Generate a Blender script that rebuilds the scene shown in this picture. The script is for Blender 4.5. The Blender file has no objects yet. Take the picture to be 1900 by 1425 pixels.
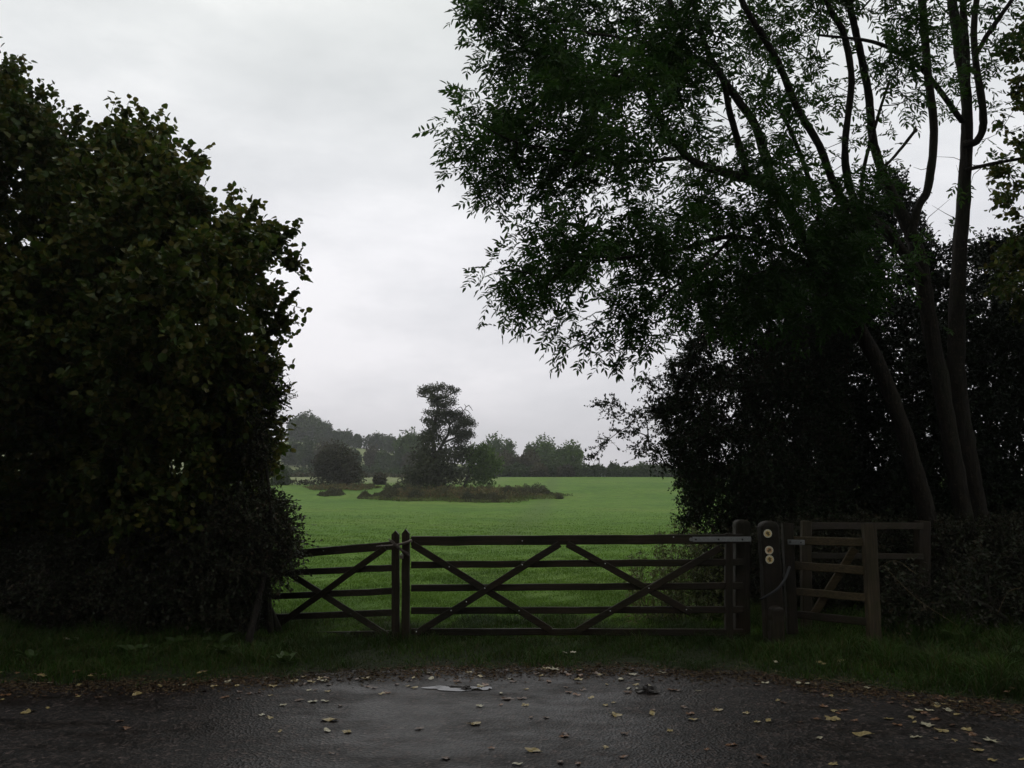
import bpy, math, random
import numpy as np
from mathutils import Vector
PI = math.pi
rnd = random.Random(7)
RG = np.random.default_rng(11)
sc = bpy.context.scene
COL = sc.collection

# ------------------------------------------------------------------ camera model (photo pixels 1900x1425)
F = 1581.0; PITCH = math.atan(203/F); CH = 1.6
ct, st = math.cos(PITCH), math.sin(PITCH)
def P(px, py, D):
    """world point seen at photo pixel (px,py) at depth Y = D"""
    x = (px-950)/F; u = (712.5-py)/F
    t = D/(ct-u*st)
    return Vector((x*t, D, CH+t*(st+u*ct)))
def Pn(px, py, D):
    x = (px-950)/F; u = (712.5-py)/F
    t = D/(ct-u*st)
    return np.stack([x*t, D+0*t, CH+t*(st+u*ct)], -1)

# ------------------------------------------------------------------ terrain
GY = [-60, -10, 0, 7.5, 9, 12, 20, 40, 60, 80, 95, 110, 130, 150, 200, 300, 900]
GZ = [0.6, 0.25, 0, 0, .03, .02, 0, .1, .35, .84, 1.6, 2.6, 3.6, 4.45, 5.2, 5.6, 6]
def sstep(v, a, b):
    t = np.clip((v-a)/(b-a), 0, 1); return t*t*(3-2*t)
def ground(x, y):
    x = np.asarray(x, float); y = np.asarray(y, float)
    z = np.interp(y, GY, GZ)
    z = z + sstep(y, 195, 345)*16.5*(1-sstep(x, -95, 45))
    z = z + .05*np.sin(x*.31+1)*np.sin(y*.23)*sstep(y, 11, 30)
    bank = sstep(np.abs(x+.3), 3.6, 5.6)*sstep(y, 7.2, 9.3)*(1-sstep(y, 12, 16))*.16
    return z+bank
def gz(x, y): return float(ground(x, y))

# ------------------------------------------------------------------ object helpers
def tag(o, label=None, cat=None, group=None, kind=None):
    if label: o['label'] = label
    if cat: o['category'] = cat
    if group: o['group'] = group
    if kind: o['kind'] = kind
    return o
def empty(name, loc, label, cat, group=None):
    o = bpy.data.objects.new(name, None); COL.objects.link(o); o.location = loc
    o.empty_display_size = .1
    return tag(o, label, cat, group)
class Acc:
    def __init__(s): s.v = []; s.l = []; s.c = []; s.n = 0; s.sm = []
    def add(s, verts, faces, smooth=False):
        verts = np.asarray(verts, float).reshape(-1, 3)
        for f in faces:
            s.l.append(np.asarray(f)+s.n); s.c.append(np.array([len(f)])); s.sm.append(np.array([smooth]))
        s.v.append(verts); s.n += len(verts)
    def addn(s, verts, faces, smooth=False):
        """verts (n,3), faces (m,k) arrays"""
        s.v.append(verts.reshape(-1, 3)); s.l.append((faces+s.n).ravel())
        s.c.append(np.full(len(faces), faces.shape[1])); s.sm.append(np.full(len(faces), smooth)); s.n += len(verts.reshape(-1, 3))
    def build(s, name, mat, parent=None, origin=None):
        v = np.concatenate(s.v); l = np.concatenate(s.l).astype(np.int32); c = np.concatenate(s.c).astype(np.int32)
        off = np.zeros(3)
        if parent is not None: off = np.array(world_loc(parent))
        elif origin is not None: off = np.array(origin)
        v = v-off
        me = bpy.data.meshes.new(name)
        me.vertices.add(len(v)); me.vertices.foreach_set('co', v.ravel().astype(np.float32))
        me.loops.add(len(l)); me.loops.foreach_set('vertex_index', l)
        me.polygons.add(len(c)); me.polygons.foreach_set('loop_start', np.concatenate([[0], np.cumsum(c)[:-1]]).astype(np.int32))
        me.polygons.foreach_set('loop_total', c)
        me.polygons.foreach_set('use_smooth', np.concatenate(s.sm))
        me.update(calc_edges=True); me.materials.append(mat)
        o = bpy.data.objects.new(name, me); COL.objects.link(o)
        if parent is not None: o.parent = parent
        elif origin is not None: o.location = origin
        return o
def world_loc(o):
    v = Vector(o.location)
    while o.parent is not None:
        o = o.parent; v = v+o.location
    return v

def nrm(a): return a/np.maximum(np.linalg.norm(a, axis=-1, keepdims=True), 1e-9)
# leaf templates: (along, across, normal)
T_LENS = (np.array([[0,0,0],[.32,.5,.07],[.72,.38,.05],[1,0,-.04],[.72,-.38,.05],[.32,-.5,.07]]), np.array([[0,3,2,1],[0,5,4,3]]))
T_ROUND = (np.array([[0,0,0],[.12,.4,.05],[.5,.53,.1],[.82,.3,.02],[1,0,-.1],[.82,-.3,.02],[.5,-.53,.1],[.12,-.4,.05]]), np.array([[0,4,3,2],[0,4,6,5],[0,2,1,0],[0,6,7,0]]))
T_ROUND = (T_ROUND[0], [np.array([[0,4,3,2,1]]), np.array([[0,7,6,5,4]])])
T_DIA = (np.array([[0,0,0],[.5,.5,.1],[1,0,0],[.5,-.5,.1]]), np.array([[0,3,2,1]]))
def leaves(acc, Pp, D, N, L, W, T):
    n = len(Pp)
    if n == 0: return
    D = nrm(D); S = nrm(np.cross(D, N)); U = np.cross(S, D)
    L = np.broadcast_to(L, (n,)); W = np.broadcast_to(W, (n,))
    tv = T[0]; k = len(tv)
    v = Pp[:, None, :]+D[:, None, :]*(tv[None, :, 0, None]*L[:, None, None])+S[:, None, :]*(tv[None, :, 1, None]*W[:, None, None])+U[:, None, :]*(tv[None, :, 2, None]*L[:, None, None])
    fl = T[1] if isinstance(T[1], list) else [T[1]]
    base = acc.n
    first = True
    for f in fl:
        ff = (f[None]+np.arange(n)[:, None, None]*k).reshape(-1, f.shape[1])
        if first: acc.addn(v.reshape(-1, 3), ff); first = False
        else:
            acc.l.append((ff+base).ravel()); acc.c.append(np.full(len(ff), ff.shape[1])); acc.sm.append(np.full(len(ff), False))
def rdir(n, rg=RG):
    a = rg.normal(size=(n, 3)); return nrm(a)
def ash_leaves(acc, B, R, rg, Ls=.25, pairs=4, ll=.098, lw=.031):
    """compound leaves: base B (n,3), rachis direction R"""
    n = len(B); R = nrm(R)
    U = nrm(np.array([0, 0, 1.])+rg.normal(size=(n, 3))*.35)
    S = nrm(np.cross(R, U)); U = np.cross(S, R)
    L = Ls*rg.uniform(.75, 1.25, n)
    droop = rg.uniform(.12, .45, n)
    def at(t): return B+R*(t*L)[:, None]+np.array([0, 0, -1.])*(droop*L*t*t)[:, None]
    for j in range(pairs):
        t = .3+.6*j/(pairs-1)
        p = at(t)
        for s in (-1, 1):
            d = nrm(S*s*.85+R*.6+rg.normal(size=(n, 3))*.16+np.array([0, 0, -.22]))
            keep = rg.random(n) < .93
            sz = (1-.25*abs(j-1.5)/1.5)*rg.uniform(.8, 1.15, n)
            leaves(acc, p[keep], d[keep], (U+rg.normal(size=(n, 3))*.3)[keep], (ll*sz)[keep], (lw*sz)[keep], T_LENS)
    d = nrm(R+np.array([0, 0, -1.])*droop[:, None]*1.2+rg.normal(size=(n, 3))*.15)
    leaves(acc, at(.95), d, U, ll, lw, T_LENS)
    # rachis: thin ribbon
    a0, a1, a2 = at(0), at(.5), at(1.)
    w = S*.0022
    v = np.stack([a0-w, a0+w, a1+w, a1-w, a2+w*.6, a2-w*.6], 1)
    f = np.array([[0,1,2,3],[3,2,4,5]])
    acc.addn(v.reshape(-1, 3), (f[None]+np.arange(n)[:, None, None]*6).reshape(-1, 4))

def tube(acc, pts, rad, seg=8, cap=True, jit=0, rg=None):
    pts = np.asarray(pts, float); n = len(pts); rad = np.broadcast_to(np.asarray(rad, float), (n,))
    tan = nrm(np.gradient(pts, axis=0))
    ref = np.array([0, 1., 0]) if abs(tan[0][1]) < .9 else np.array([1., 0, 0])
    u = nrm(np.cross(tan[0], ref)); V = []
    a = np.arange(seg)/seg*2*PI
    for i in range(n):
        u = nrm(u-tan[i]*np.dot(u, tan[i])); w = np.cross(tan[i], u)
        r = rad[i]*np.ones(seg)
        if jit: r = r*(1+jit*rg.normal(size=seg))
        V.append(pts[i]+(np.cos(a)*r)[:, None]*u+(np.sin(a)*r)[:, None]*w)
    V = np.concatenate(V); Fq = []
    for i in range(n-1):
        for k in range(seg):
            Fq.append((i*seg+k, i*seg+(k+1) % seg, (i+1)*seg+(k+1) % seg, (i+1)*seg+k))
    acc.addn(V, np.array(Fq), True)
    if cap:
        acc.l.append(np.arange(seg)[::-1]+acc.n-len(V)); acc.c.append(np.array([seg])); acc.sm.append(np.array([False]))
        acc.l.append(np.arange(seg)+acc.n-seg); acc.c.append(np.array([seg])); acc.sm.append(np.array([False]))
def smooth_poly(pts, n=6):
    """Catmull-Rom through rows (any width)"""
    p = np.asarray(pts, float)
    p = np.vstack([2*p[0]-p[1], p, 2*p[-1]-p[-2]]); out = []
    for i in range(1, len(p)-2):
        for t in np.linspace(0, 1, n, endpoint=False):
            a, b, c, d = p[i-1], p[i], p[i+1], p[i+2]
            out.append(.5*((2*b)+(-a+c)*t+(2*a-5*b+4*c-d)*t*t+(-a+3*b-3*c+d)*t**3))
    out.append(p[-2]); return np.array(out)
def frusta(acc, A, B, ra, rb, seg=5):
    T = nrm(B-A); ref = np.where(np.abs(T[:, 2:3]) < .9, np.array([[0, 0, 1.]]), np.array([[1., 0, 0]]))
    u = nrm(np.cross(T, ref)); w = np.cross(T, u)
    a = np.arange(seg)/seg*2*PI
    ring = np.cos(a)[None, :, None]*u[:, None]+np.sin(a)[None, :, None]*w[:, None]
    v = np.concatenate([A[:, None]+ring*ra[:, None, None], B[:, None]+ring*rb[:, None, None]], 1)
    k = np.arange(seg); f = np.stack([k, (k+1) % seg, (k+1) % seg+seg, k+seg], 1)
    acc.addn(v.reshape(-1, 3), (f[None]+np.arange(len(A))[:, None, None]*2*seg).reshape(-1, 4), True)
def grow(acc, stems, tips, rg, step=.22, tipr=.0035, seg=5, sag=.12, wig=.05, maxr=.04):
    """stems: list of (k,3) polylines; join every tip to the nearest wood, thickening towards the stems"""
    nodes = [p for s in stems for p in s]; m0 = len(nodes)
    N = np.zeros((m0+len(tips)*40+10, 3)); N[:m0] = nodes; par = [-1]*m0; m = m0
    d0 = np.array([np.min(np.sum((N[:m0]-t)**2, 1)) for t in tips])
    for i in np.argsort(d0):
        t = tips[i]; dd = np.sum((N[:m]-t)**2, 1)*(1+.25*(N[:m, 2] > t[2]+.2))
        j = int(np.argmin(dd)); a = N[j].copy(); L = np.linalg.norm(t-a)
        k = min(max(1, int(L/step)), 38); prev = j
        bend = rg.normal(size=3)*wig*L+np.array([0, 0, sag*L])
        for q in range(1, k+1):
            s = q/k; pnt = a+(t-a)*s+bend*4*s*(1-s)*.5
            if q < k: pnt = pnt+rg.normal(size=3)*step*.1
            N[m] = pnt; par.append(prev); prev = m; m += 1
    r = np.zeros(m); e = 2.4
    for i in range(m-1, m0-1, -1):
        r[i] += tipr**e
        if par[i] >= m0: r[par[i]] += r[i]
    rr = np.minimum(r**(1/e), maxr)
    idx = np.arange(m0, m); pr = np.array(par)[idx]
    rp = np.where(pr >= m0, rr[np.maximum(pr, 0)], rr[idx]*1.15)
    frusta(acc, N[pr], N[idx], np.minimum(rp, rr[idx]*1.4), rr[idx], seg)
    return N[m0:m]

def in_poly(x, y, poly):
    c = np.zeros(len(x), bool); n = len(poly)
    for i in range(n):
        x1, y1 = poly[i]; x2, y2 = poly[(i+1) % n]
        if y1 == y2: continue
        k = ((y1 > y) != (y2 > y)) & (x < (x2-x1)*(y-y1)/(y2-y1)+x1); c ^= k
    return c
def edge_dist(x, y, poly):
    d = np.full(len(x), 1e9); n = len(poly)
    for i in range(n):
        a = np.array(poly[i], float); b = np.array(poly[(i+1) % n], float); ab = b-a
        t = np.clip(((x-a[0])*ab[0]+(y-a[1])*ab[1])/(ab@ab), 0, 1)
        d = np.minimum(d, np.hypot(x-a[0]-t*ab[0], y-a[1]-t*ab[1]))
    return d
def crown_points(poly, n, D, thick, rg, holes=(), k=1.1, inset=0, lean=0, clus=0):
    if clus:
        c_ = crown_points(poly, max(1, n//clus), D, thick, rg, holes, k, inset, lean)
        return np.repeat(c_, clus, 0)+rg.normal(size=(len(c_)*clus, 3))*.13
    xs = [p[0] for p in poly]; ys = [p[1] for p in poly]; X = []; Y = []
    got = 0
    while got < n:
        x = rg.uniform(min(xs), max(xs), n*2); y = rg.uniform(min(ys), max(ys), n*2)
        m = in_poly(x, y, poly)
        if inset: m &= edge_dist(x, y, poly) > inset*rg.uniform(.2, 1.3, len(x))
        for (hx, hy, hr, hs, pr) in holes:
            m &= ~((((x-hx)/hr)**2+((y-hy)/hs)**2 < 1) & (rg.random(len(x)) < pr))
        X.append(x[m]); Y.append(y[m]); got += m.sum()
    x = np.concatenate(X)[:n]; y = np.concatenate(Y)[:n]
    e = edge_dist(x, y, poly)*D/F
    dep = D+rg.uniform(-1, 1, n)*np.minimum(thick, .15+k*e)
    if lean: dep = dep+lean*(np.clip((y-620)/420, 0, 1)-.5)
    return Pn(x, y, dep)

# ------------------------------------------------------------------ materials
def mat(name):
    m = bpy.data.materials.new(name); m.use_nodes = True; nt = m.node_tree; nt.nodes.clear()
    out = nt.nodes.new('ShaderNodeOutputMaterial'); b = nt.nodes.new('ShaderNodeBsdfPrincipled')
    nt.links.new(b.outputs[0], out.inputs[0]); return m, nt, b, out
def node(nt, t, **kw):
    n = nt.nodes.new(t)
    for k, v in kw.items():
        if k.startswith('i_'): n.inputs[int(k[2:])].default_value = v
        else: setattr(n, k, v)
    return n
def ramp(nt, fac, stops, interp='LINEAR'):
    r = nt.nodes.new('ShaderNodeValToRGB'); r.color_ramp.interpolation = interp
    while len(r.color_ramp.elements) > 1: r.color_ramp.elements.remove(r.color_ramp.elements[0])
    for i, (p, c) in enumerate(stops):
        e = r.color_ramp.elements[0] if i == 0 else r.color_ramp.elements.new(p)
        e.position = p; e.color = (c[0], c[1], c[2], 1)
    nt.links.new(fac, r.inputs[0]); return r
def noise(nt, scale, detail=4, rough=.55, vec=None, out='Fac'):
    n = node(nt, 'ShaderNodeTexNoise'); n.inputs['Scale'].default_value = scale
    n.inputs['Detail'].default_value = detail; n.inputs['Roughness'].default_value = rough
    if vec is not None: nt.links.new(vec, n.inputs['Vector'])
    return n.outputs[out]
def geo_pos(nt): return nt.nodes.new('ShaderNodeNewGeometry').outputs['Position']
def mapping(nt, vec, sc_):
    m = nt.nodes.new('ShaderNodeMapping'); m.inputs['Scale'].default_value = sc_; nt.links.new(vec, m.inputs[0]); return m.outputs[0]
def mixc(nt, fac, a, b, blend='MIX'):
    m = nt.nodes.new('ShaderNodeMix'); m.data_type = 'RGBA'; m.blend_type = blend
    for s, v in ((m.inputs[0], fac), (m.inputs[6], a), (m.inputs[7], b)):
        if isinstance(v, (int, float)): s.default_value = v
        elif isinstance(v, tuple): s.default_value = (*v, 1)
        else: nt.links.new(v, s)
    return m.outputs[2]
def bump(nt, b, h, strength, dist):
    n = nt.nodes.new('ShaderNodeBump'); n.inputs['Strength'].default_value = strength; n.inputs['Distance'].default_value = dist
    nt.links.new(h, n.inputs['Height']); nt.links.new(n.outputs[0], b.inputs['Normal'])

def leaf_mat(name, cols, trans=.22, rough=.45, island=True, nscale=.6):
    m, nt, b, out = mat(name)
    g = nt.nodes.new('ShaderNodeNewGeometry')
    if island: fac = g.outputs['Random Per Island']
    else: fac = noise(nt, 3, 5, .8, g.outputs['Position'])
    r = ramp(nt, fac, [(i/(len(cols)-1), c) for i, c in enumerate(cols)])
    big = noise(nt, nscale, 3, .5, g.outputs['Position'])
    rb = ramp(nt, big, [(.35, (.62, .66, .6)), (.65, (1.25, 1.2, 1.15))])
    c = mixc(nt, 1.0, r.outputs[0], rb.outputs[0], 'MULTIPLY')
    nt.links.new(c, b.inputs['Base Color']); b.inputs['Roughness'].default_value = rough
    b.inputs['Specular IOR Level'].default_value = .16
    t = nt.nodes.new('ShaderNodeBsdfTranslucent'); nt.links.new(c, t.inputs[0])
    mx = nt.nodes.new('ShaderNodeMixShader'); mx.inputs[0].default_value = trans
    nt.links.new(b.outputs[0], mx.inputs[1]); nt.links.new(t.outputs[0], mx.inputs[2]); nt.links.new(mx.outputs[0], out.inputs[0])
    return m
M = {}
M['ash_leaf'] = leaf_mat('ash leaf', [(.02,.052,.007),(.032,.082,.01),(.026,.07,.012),(.052,.095,.014)], .42)
M['hazel_leaf'] = leaf_mat('hazel leaf', [(.036,.062,.010),(.062,.085,.014),(.042,.08,.012),(.13,.13,.026),(.085,.07,.018)], .35)
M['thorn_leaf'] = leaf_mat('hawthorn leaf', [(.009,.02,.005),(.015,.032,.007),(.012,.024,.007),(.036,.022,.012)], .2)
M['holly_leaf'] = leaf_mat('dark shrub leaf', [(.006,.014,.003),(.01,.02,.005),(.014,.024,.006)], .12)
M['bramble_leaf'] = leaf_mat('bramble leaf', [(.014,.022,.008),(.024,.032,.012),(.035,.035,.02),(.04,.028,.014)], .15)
M['weed_leaf'] = leaf_mat('weed leaf', [(.10,.13,.035),(.15,.16,.06),(.12,.14,.05),(.22,.18,.10)], .2)
M['dock_leaf'] = leaf_mat('dock leaf', [(.03,.06,.014),(.05,.08,.02),(.04,.07,.02)], .2)
M['far_oak'] = leaf_mat('distant oak foliage', [(.036,.07,.010),(.052,.10,.015),(.07,.118,.02)], .15, .6, True, .12)
M['far_dark'] = leaf_mat('distant dark foliage', [(.024,.046,.010),(.036,.064,.013),(.046,.074,.017)], .12, .6, True, .12)
M['far_bronze'] = leaf_mat('distant bronze foliage', [(.04,.042,.02),(.055,.05,.024),(.06,.065,.028)], .1, .6, True, .15)
M['lone_leaf'] = leaf_mat('lone oak foliage', [(.026,.034,.012),(.038,.048,.016),(.045,.055,.02)], .12, .6, True, .25)
M['bracken'] = leaf_mat('dying bracken', [(.12,.068,.028),(.16,.125,.055),(.07,.09,.03),(.08,.075,.03),(.10,.11,.04)], .15, .7, True, .4)
M['scrub'] = leaf_mat('low bramble scrub', [(.04,.045,.018),(.06,.055,.026),(.045,.06,.02)], .1, .7, True, .4)
M['rough'] = leaf_mat('rough pale grass', [(.09,.12,.03),(.12,.13,.045),(.08,.13,.025)], .2, .7, True, .4)
M['grass'] = leaf_mat('verge grass', [(.02,.056,.005),(.032,.074,.008),(.034,.055,.01),(.07,.062,.022)], .25, .6, True, .8)
M['fgrass'] = leaf_mat('field grass', [(.07,.15,.009),(.092,.18,.013),(.105,.175,.017)], .25, .6, True, .5)
M['dry'] = leaf_mat('dry straw', [(.18,.14,.08),(.24,.19,.11),(.12,.09,.05)], .1, .7, True, .8)
M['litter'] = leaf_mat('leaf crumbs', [(.03,.017,.01),(.06,.032,.016),(.10,.07,.035),(.02,.013,.009)], .1, .7, True, .9)

def bark(name, c0, c1, sc_=(9, 9, 2.2), moss=0.3):
    m, nt, b, out = mat(name)
    p = geo_pos(nt); v = mapping(nt, p, sc_)
    n1 = noise(nt, 3.2, 8, .7, v); n2 = noise(nt, 1.3, 5, .6, p)
    r = ramp(nt, n1, [(.3, c0), (.62, c1), (.78, tuple(min(1, 1.7*a) for a in c1))])
    mr = ramp(nt, n2, [(.5, (0, 0, 0)), (.68, (moss, moss, moss))])
    c = mixc(nt, mr.outputs[0], r.outputs[0], (.022, .034, .01))
    sp = ramp(nt, noise(nt, 26, 4, .7, p), [(.58, (0,)*3), (.66, (.7,)*3)]); c = mixc(nt, sp.outputs[0], c, tuple(2.6*a for a in c1))
    nt.links.new(c, b.inputs['Base Color']); b.inputs['Roughness'].default_value = .85; b.inputs['Specular IOR Level'].default_value = .21
    bump(nt, b, n1, 1., .04); return m
M['bark'] = bark('ash bark', (.005,.004,.0025), (.02,.015,.009))
M['bark_dark'] = bark('shrub bark', (.015,.012,.01), (.035,.028,.022))
M['deadwood'] = bark('bare dead wood', (.14,.12,.10), (.3,.26,.22), moss=0)

def timber(name, axis, c0=(.006,.0042,.002), c1=(.022,.015,.008), algae=(.013,.016,.005), am=.5):
    m, nt, b, out = mat(name)
    p = geo_pos(nt)
    s = {'x': (2.5, 60, 60), 'z': (60, 60, 2.5)}[axis]
    g = noise(nt, 1.2, 7, .65, mapping(nt, p, s)); g2 = noise(nt, 5, 5, .6, p); g3 = noise(nt, .9, 3, .5, p)
    r = ramp(nt, g, [(.3, c0), (.55, c1), (.75, tuple(1.6*a for a in c1))])
    mr = ramp(nt, g2, [(.45, (0, 0, 0)), (.65, (am, am, am))])
    c = mixc(nt, mr.outputs[0], r.outputs[0], algae)
    mm = ramp(nt, g3, [(.35, (.6, .58, .55)), (.65, (1.35, 1.3, 1.25))])
    c = mixc(nt, 1.0, c, mm.outputs[0], 'MULTIPLY')
    nt.links.new(c, b.inputs['Base Color'])
    rr = ramp(nt, g2, [(.35, (.5,)*3), (.65, (.85,)*3)]); nt.links.new(rr.outputs[0], b.inputs['Roughness']); b.inputs['Specular IOR Level'].default_value = .22
    bump(nt, b, g, .9, .006); return m
M['rail'] = timber('wet gate timber', 'x'); M['post'] = timber('wet post timber', 'z')
M['rail_new'] = timber('weathered paler timber', 'x', (.016,.012,.006), (.06,.044,.022), (.028,.03,.01), .35)
M['post_new'] = timber('weathered paler post timber', 'z', (.012,.009,.005), (.04,.03,.016), (.022,.025,.009), .45)

def metal(name, c, rough=.45, met=.8):
    m, nt, b, out = mat(name); p = geo_pos(nt)
    n = noise(nt, 45, 5, .6, p); r = ramp(nt, n, [(.35, tuple(a*.6 for a in c)), (.65, c)])
    nt.links.new(r.outputs[0], b.inputs['Base Color']); b.inputs['Metallic'].default_value = met
    rr = ramp(nt, n, [(.3, (rough-.1,)*3), (.7, (rough+.2,)*3)]); nt.links.new(rr.outputs[0], b.inputs['Roughness'])
    return m
M['zinc'] = metal('galvanised steel', (.24,.245,.24), .6, .3); M['bolt'] = metal('bright bolt heads', (.75,.76,.75), .3, .9)
M['iron'] = metal('dark rusty iron', (.16,.13,.11), .45, .6); M['darkbolt'] = metal('dark bolt heads', (.05,.045,.04), .6, .4)
def plain(name, c, rough=.6, var=.25, sc_=30):
    m, nt, b, out = mat(name)
    n = noise(nt, sc_, 4, .6, geo_pos(nt)); r = ramp(nt, n, [(.35, tuple(a*(1-var) for a in c)), (.65, tuple(a*(1+var) for a in c))])
    nt.links.new(r.outputs[0], b.inputs['Base Color']); b.inputs['Roughness'].default_value = rough
    return m
M['rubber'] = plain('black rubber', (.014,.014,.015), .8)
M['cream'] = plain('cream plastic', (.72,.66,.5), .45, .06); M['yellow'] = plain('faded yellow plastic', (.62,.44,.14), .45, .12)
M['orange'] = plain('faded orange plastic', (.6,.34,.15), .45, .12); M['ink'] = plain('dark arrow ink', (.10,.07,.03), .5, .1)
M['mud'] = plain('wet mud', (.018,.013,.01), .5, .4)

# field / ground
def field_material():
    m, nt, b, out = mat('pasture'); p = geo_pos(nt)
    n1 = noise(nt, .09, 5, .6, p); n2 = noise(nt, 1.1, 6, .7, p); n3 = noise(nt, 14, 4, .7, p)
    base = ramp(nt, n1, [(.3, (.058,.134,.009)), (.5, (.085,.166,.013)), (.7, (.115,.18,.022))])
    t = ramp(nt, n2, [(.3, (.62,.66,.6)), (.7, (1.3,1.25,1.35))]); c = mixc(nt, 1., base.outputs[0], t.outputs[0], 'MULTIPLY')
    t = ramp(nt, n3, [(.3, (.55,.6,.5)), (.7, (1.35,1.3,1.4))]); c = mixc(nt, .8, c, t.outputs[0], 'MULTIPLY')
    sep = nt.nodes.new('ShaderNodeSeparateXYZ'); nt.links.new(p, sep.inputs[0])
    # far meadows on the hill are paler and yellower
    mr = nt.nodes.new('ShaderNodeMapRange'); mr.inputs[1].default_value = 112; mr.inputs[2].default_value = 124
    nt.links.new(sep.outputs[1], mr.inputs[0])
    mx = nt.nodes.new('ShaderNodeMapRange'); mx.inputs[1].default_value = 0; mx.inputs[2].default_value = -8
    nt.links.new(sep.outputs[0], mx.inputs[0])
    mu = nt.nodes.new('ShaderNodeMath'); mu.operation = 'MULTIPLY'; nt.links.new(mr.outputs[0], mu.inputs[0]); nt.links.new(mx.outputs[0], mu.inputs[1])
    pale = ramp(nt, n1, [(.35, (.13,.16,.06)), (.65, (.19,.21,.09))])
    c = mixc(nt, mu.outputs[0], c, pale.outputs[0])
    # trodden path wandering across the field:  x = 3.3 + wobble, for y between 22 and 100
    def math_(op, a, b_=None):
        q = nt.nodes.new('ShaderNodeMath'); q.operation = op
        for i, v in enumerate((a, b_)):
            if v is None: continue
            if isinstance(v, (int, float)): q.inputs[i].default_value = v
            else: nt.links.new(v, q.inputs[i])
        return q.outputs[0]
    line = math_('MULTIPLY', sep.outputs[1], .0635)
    wob = math_('MULTIPLY', noise(nt, .12, 2, .5, p), 1.6)
    dx = math_('ABSOLUTE', math_('SUBTRACT', math_('SUBTRACT', sep.outputs[0], line), math_('SUBTRACT', wob, 2.9)))
    pm = nt.nodes.new('ShaderNodeMapRange'); pm.inputs[1].default_value = .35; pm.inputs[2].default_value = 1.5; pm.inputs[3].default_value = 1; pm.inputs[4].default_value = 0
    nt.links.new(dx, pm.inputs[0])
    ym = nt.nodes.new('ShaderNodeMapRange'); ym.inputs[1].default_value = 20; ym.inputs[2].default_value = 32; nt.links.new(sep.outputs[1], ym.inputs[0])
    f = math_('MULTIPLY', math_('MULTIPLY', pm.outputs[0], ym.outputs[0]), ramp(nt, n2, [(.3, (.2,)*3), (.7, (.75,)*3)]).outputs[0])
    c = mixc(nt, f, c, (.072,.115,.024))
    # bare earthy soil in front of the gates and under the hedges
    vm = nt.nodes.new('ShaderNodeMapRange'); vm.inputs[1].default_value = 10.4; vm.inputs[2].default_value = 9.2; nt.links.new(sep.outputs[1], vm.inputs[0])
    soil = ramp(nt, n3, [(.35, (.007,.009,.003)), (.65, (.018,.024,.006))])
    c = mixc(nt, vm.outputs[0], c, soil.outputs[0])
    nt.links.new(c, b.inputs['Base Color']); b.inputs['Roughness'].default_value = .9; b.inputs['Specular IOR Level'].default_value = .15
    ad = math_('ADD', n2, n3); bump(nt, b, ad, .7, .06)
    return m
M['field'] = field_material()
def road_material():
    m, nt, b, out = mat('wet asphalt'); p = geo_pos(nt)
    vor = nt.nodes.new('ShaderNodeTexVoronoi'); vor.inputs['Scale'].default_value = 48; nt.links.new(p, vor.inputs['Vector'])
    n1 = noise(nt, 1.1, 5, .6, mapping(nt, p, (.8, 1.6, 1))); n2 = noise(nt, 6, 6, .7, p); n3 = noise(nt, 55, 3, .7, p)
    st_ = ramp(nt, vor.outputs['Color'], [(.15, (.003,.0024,.002)), (.5, (.0095,.0075,.0065)), (.8, (.029,.023,.02)), (.97, (.085,.068,.06))])
    t = ramp(nt, n2, [(.3, (.5,.5,.52)), (.5, (1.,.92,.9)), (.7, (1.6,1.4,1.42))]); c = mixc(nt, 1., st_.outputs[0], t.outputs[0], 'MULTIPLY')
    nt.links.new(c, b.inputs['Base Color'])
    rr = ramp(nt, n1, [(.4, (.33,)*3), (.6, (.62,)*3)]); r2 = ramp(nt, n2, [(.3, (.8,)*3), (.7, (1.2,)*3)])
    rc = mixc(nt, 1., rr.outputs[0], r2.outputs[0], 'MULTIPLY'); nt.links.new(rc, b.inputs['Roughness'])
    b.inputs['Specular IOR Level'].default_value = .21
    ad = nt.nodes.new('ShaderNodeMath'); ad.operation = 'ADD'; nt.links.new(vor.outputs['Distance'], ad.inputs[0]); nt.links.new(n3, ad.inputs[1])
    bump(nt, b, ad.outputs[0], .7, .009); return m
M['road'] = road_material()
def water_material():
    m, nt, b, out = mat('puddle water'); b.inputs['Base Color'].default_value = (.02,.018,.015,1); b.inputs['Roughness'].default_value = .04
    b.inputs['IOR'].default_value = 1.33; return m
M['water'] = water_material()

# ------------------------------------------------------------------ ground, road
def grid(xs, ys, zf):
    X, Y = np.meshgrid(xs, ys); Z = zf(X, Y); v = np.stack([X, Y, Z], -1).reshape(-1, 3)
    nx, ny = len(xs), len(ys); i = np.arange(nx-1)[None]+np.arange(ny-1)[:, None]*nx
    f = np.stack([i, i+1, i+nx+1, i+nx], -1).reshape(-1, 4); return v, f
def spaced(lo, hi, n, p=2.2):
    t = np.linspace(-1, 1, n); s = np.sign(t)*np.abs(t)**p
    return np.where(s < 0, -s*lo, s*hi)
xs = np.unique(np.concatenate([spaced(-880, 880, 140, 2.6)]))
ys = np.unique(np.concatenate([np.linspace(-300, -10, 12), np.linspace(-9, 30, 110), np.linspace(31, 170, 80), np.linspace(175, 420, 50), np.linspace(450, 880, 12)]))
a = Acc(); v, f = grid(xs, ys, ground); v[:, 2] -= .0*v[:, 0]; a.addn(v, f, True)
tag(a.build('ground', M['field']), kind='structure')
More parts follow.
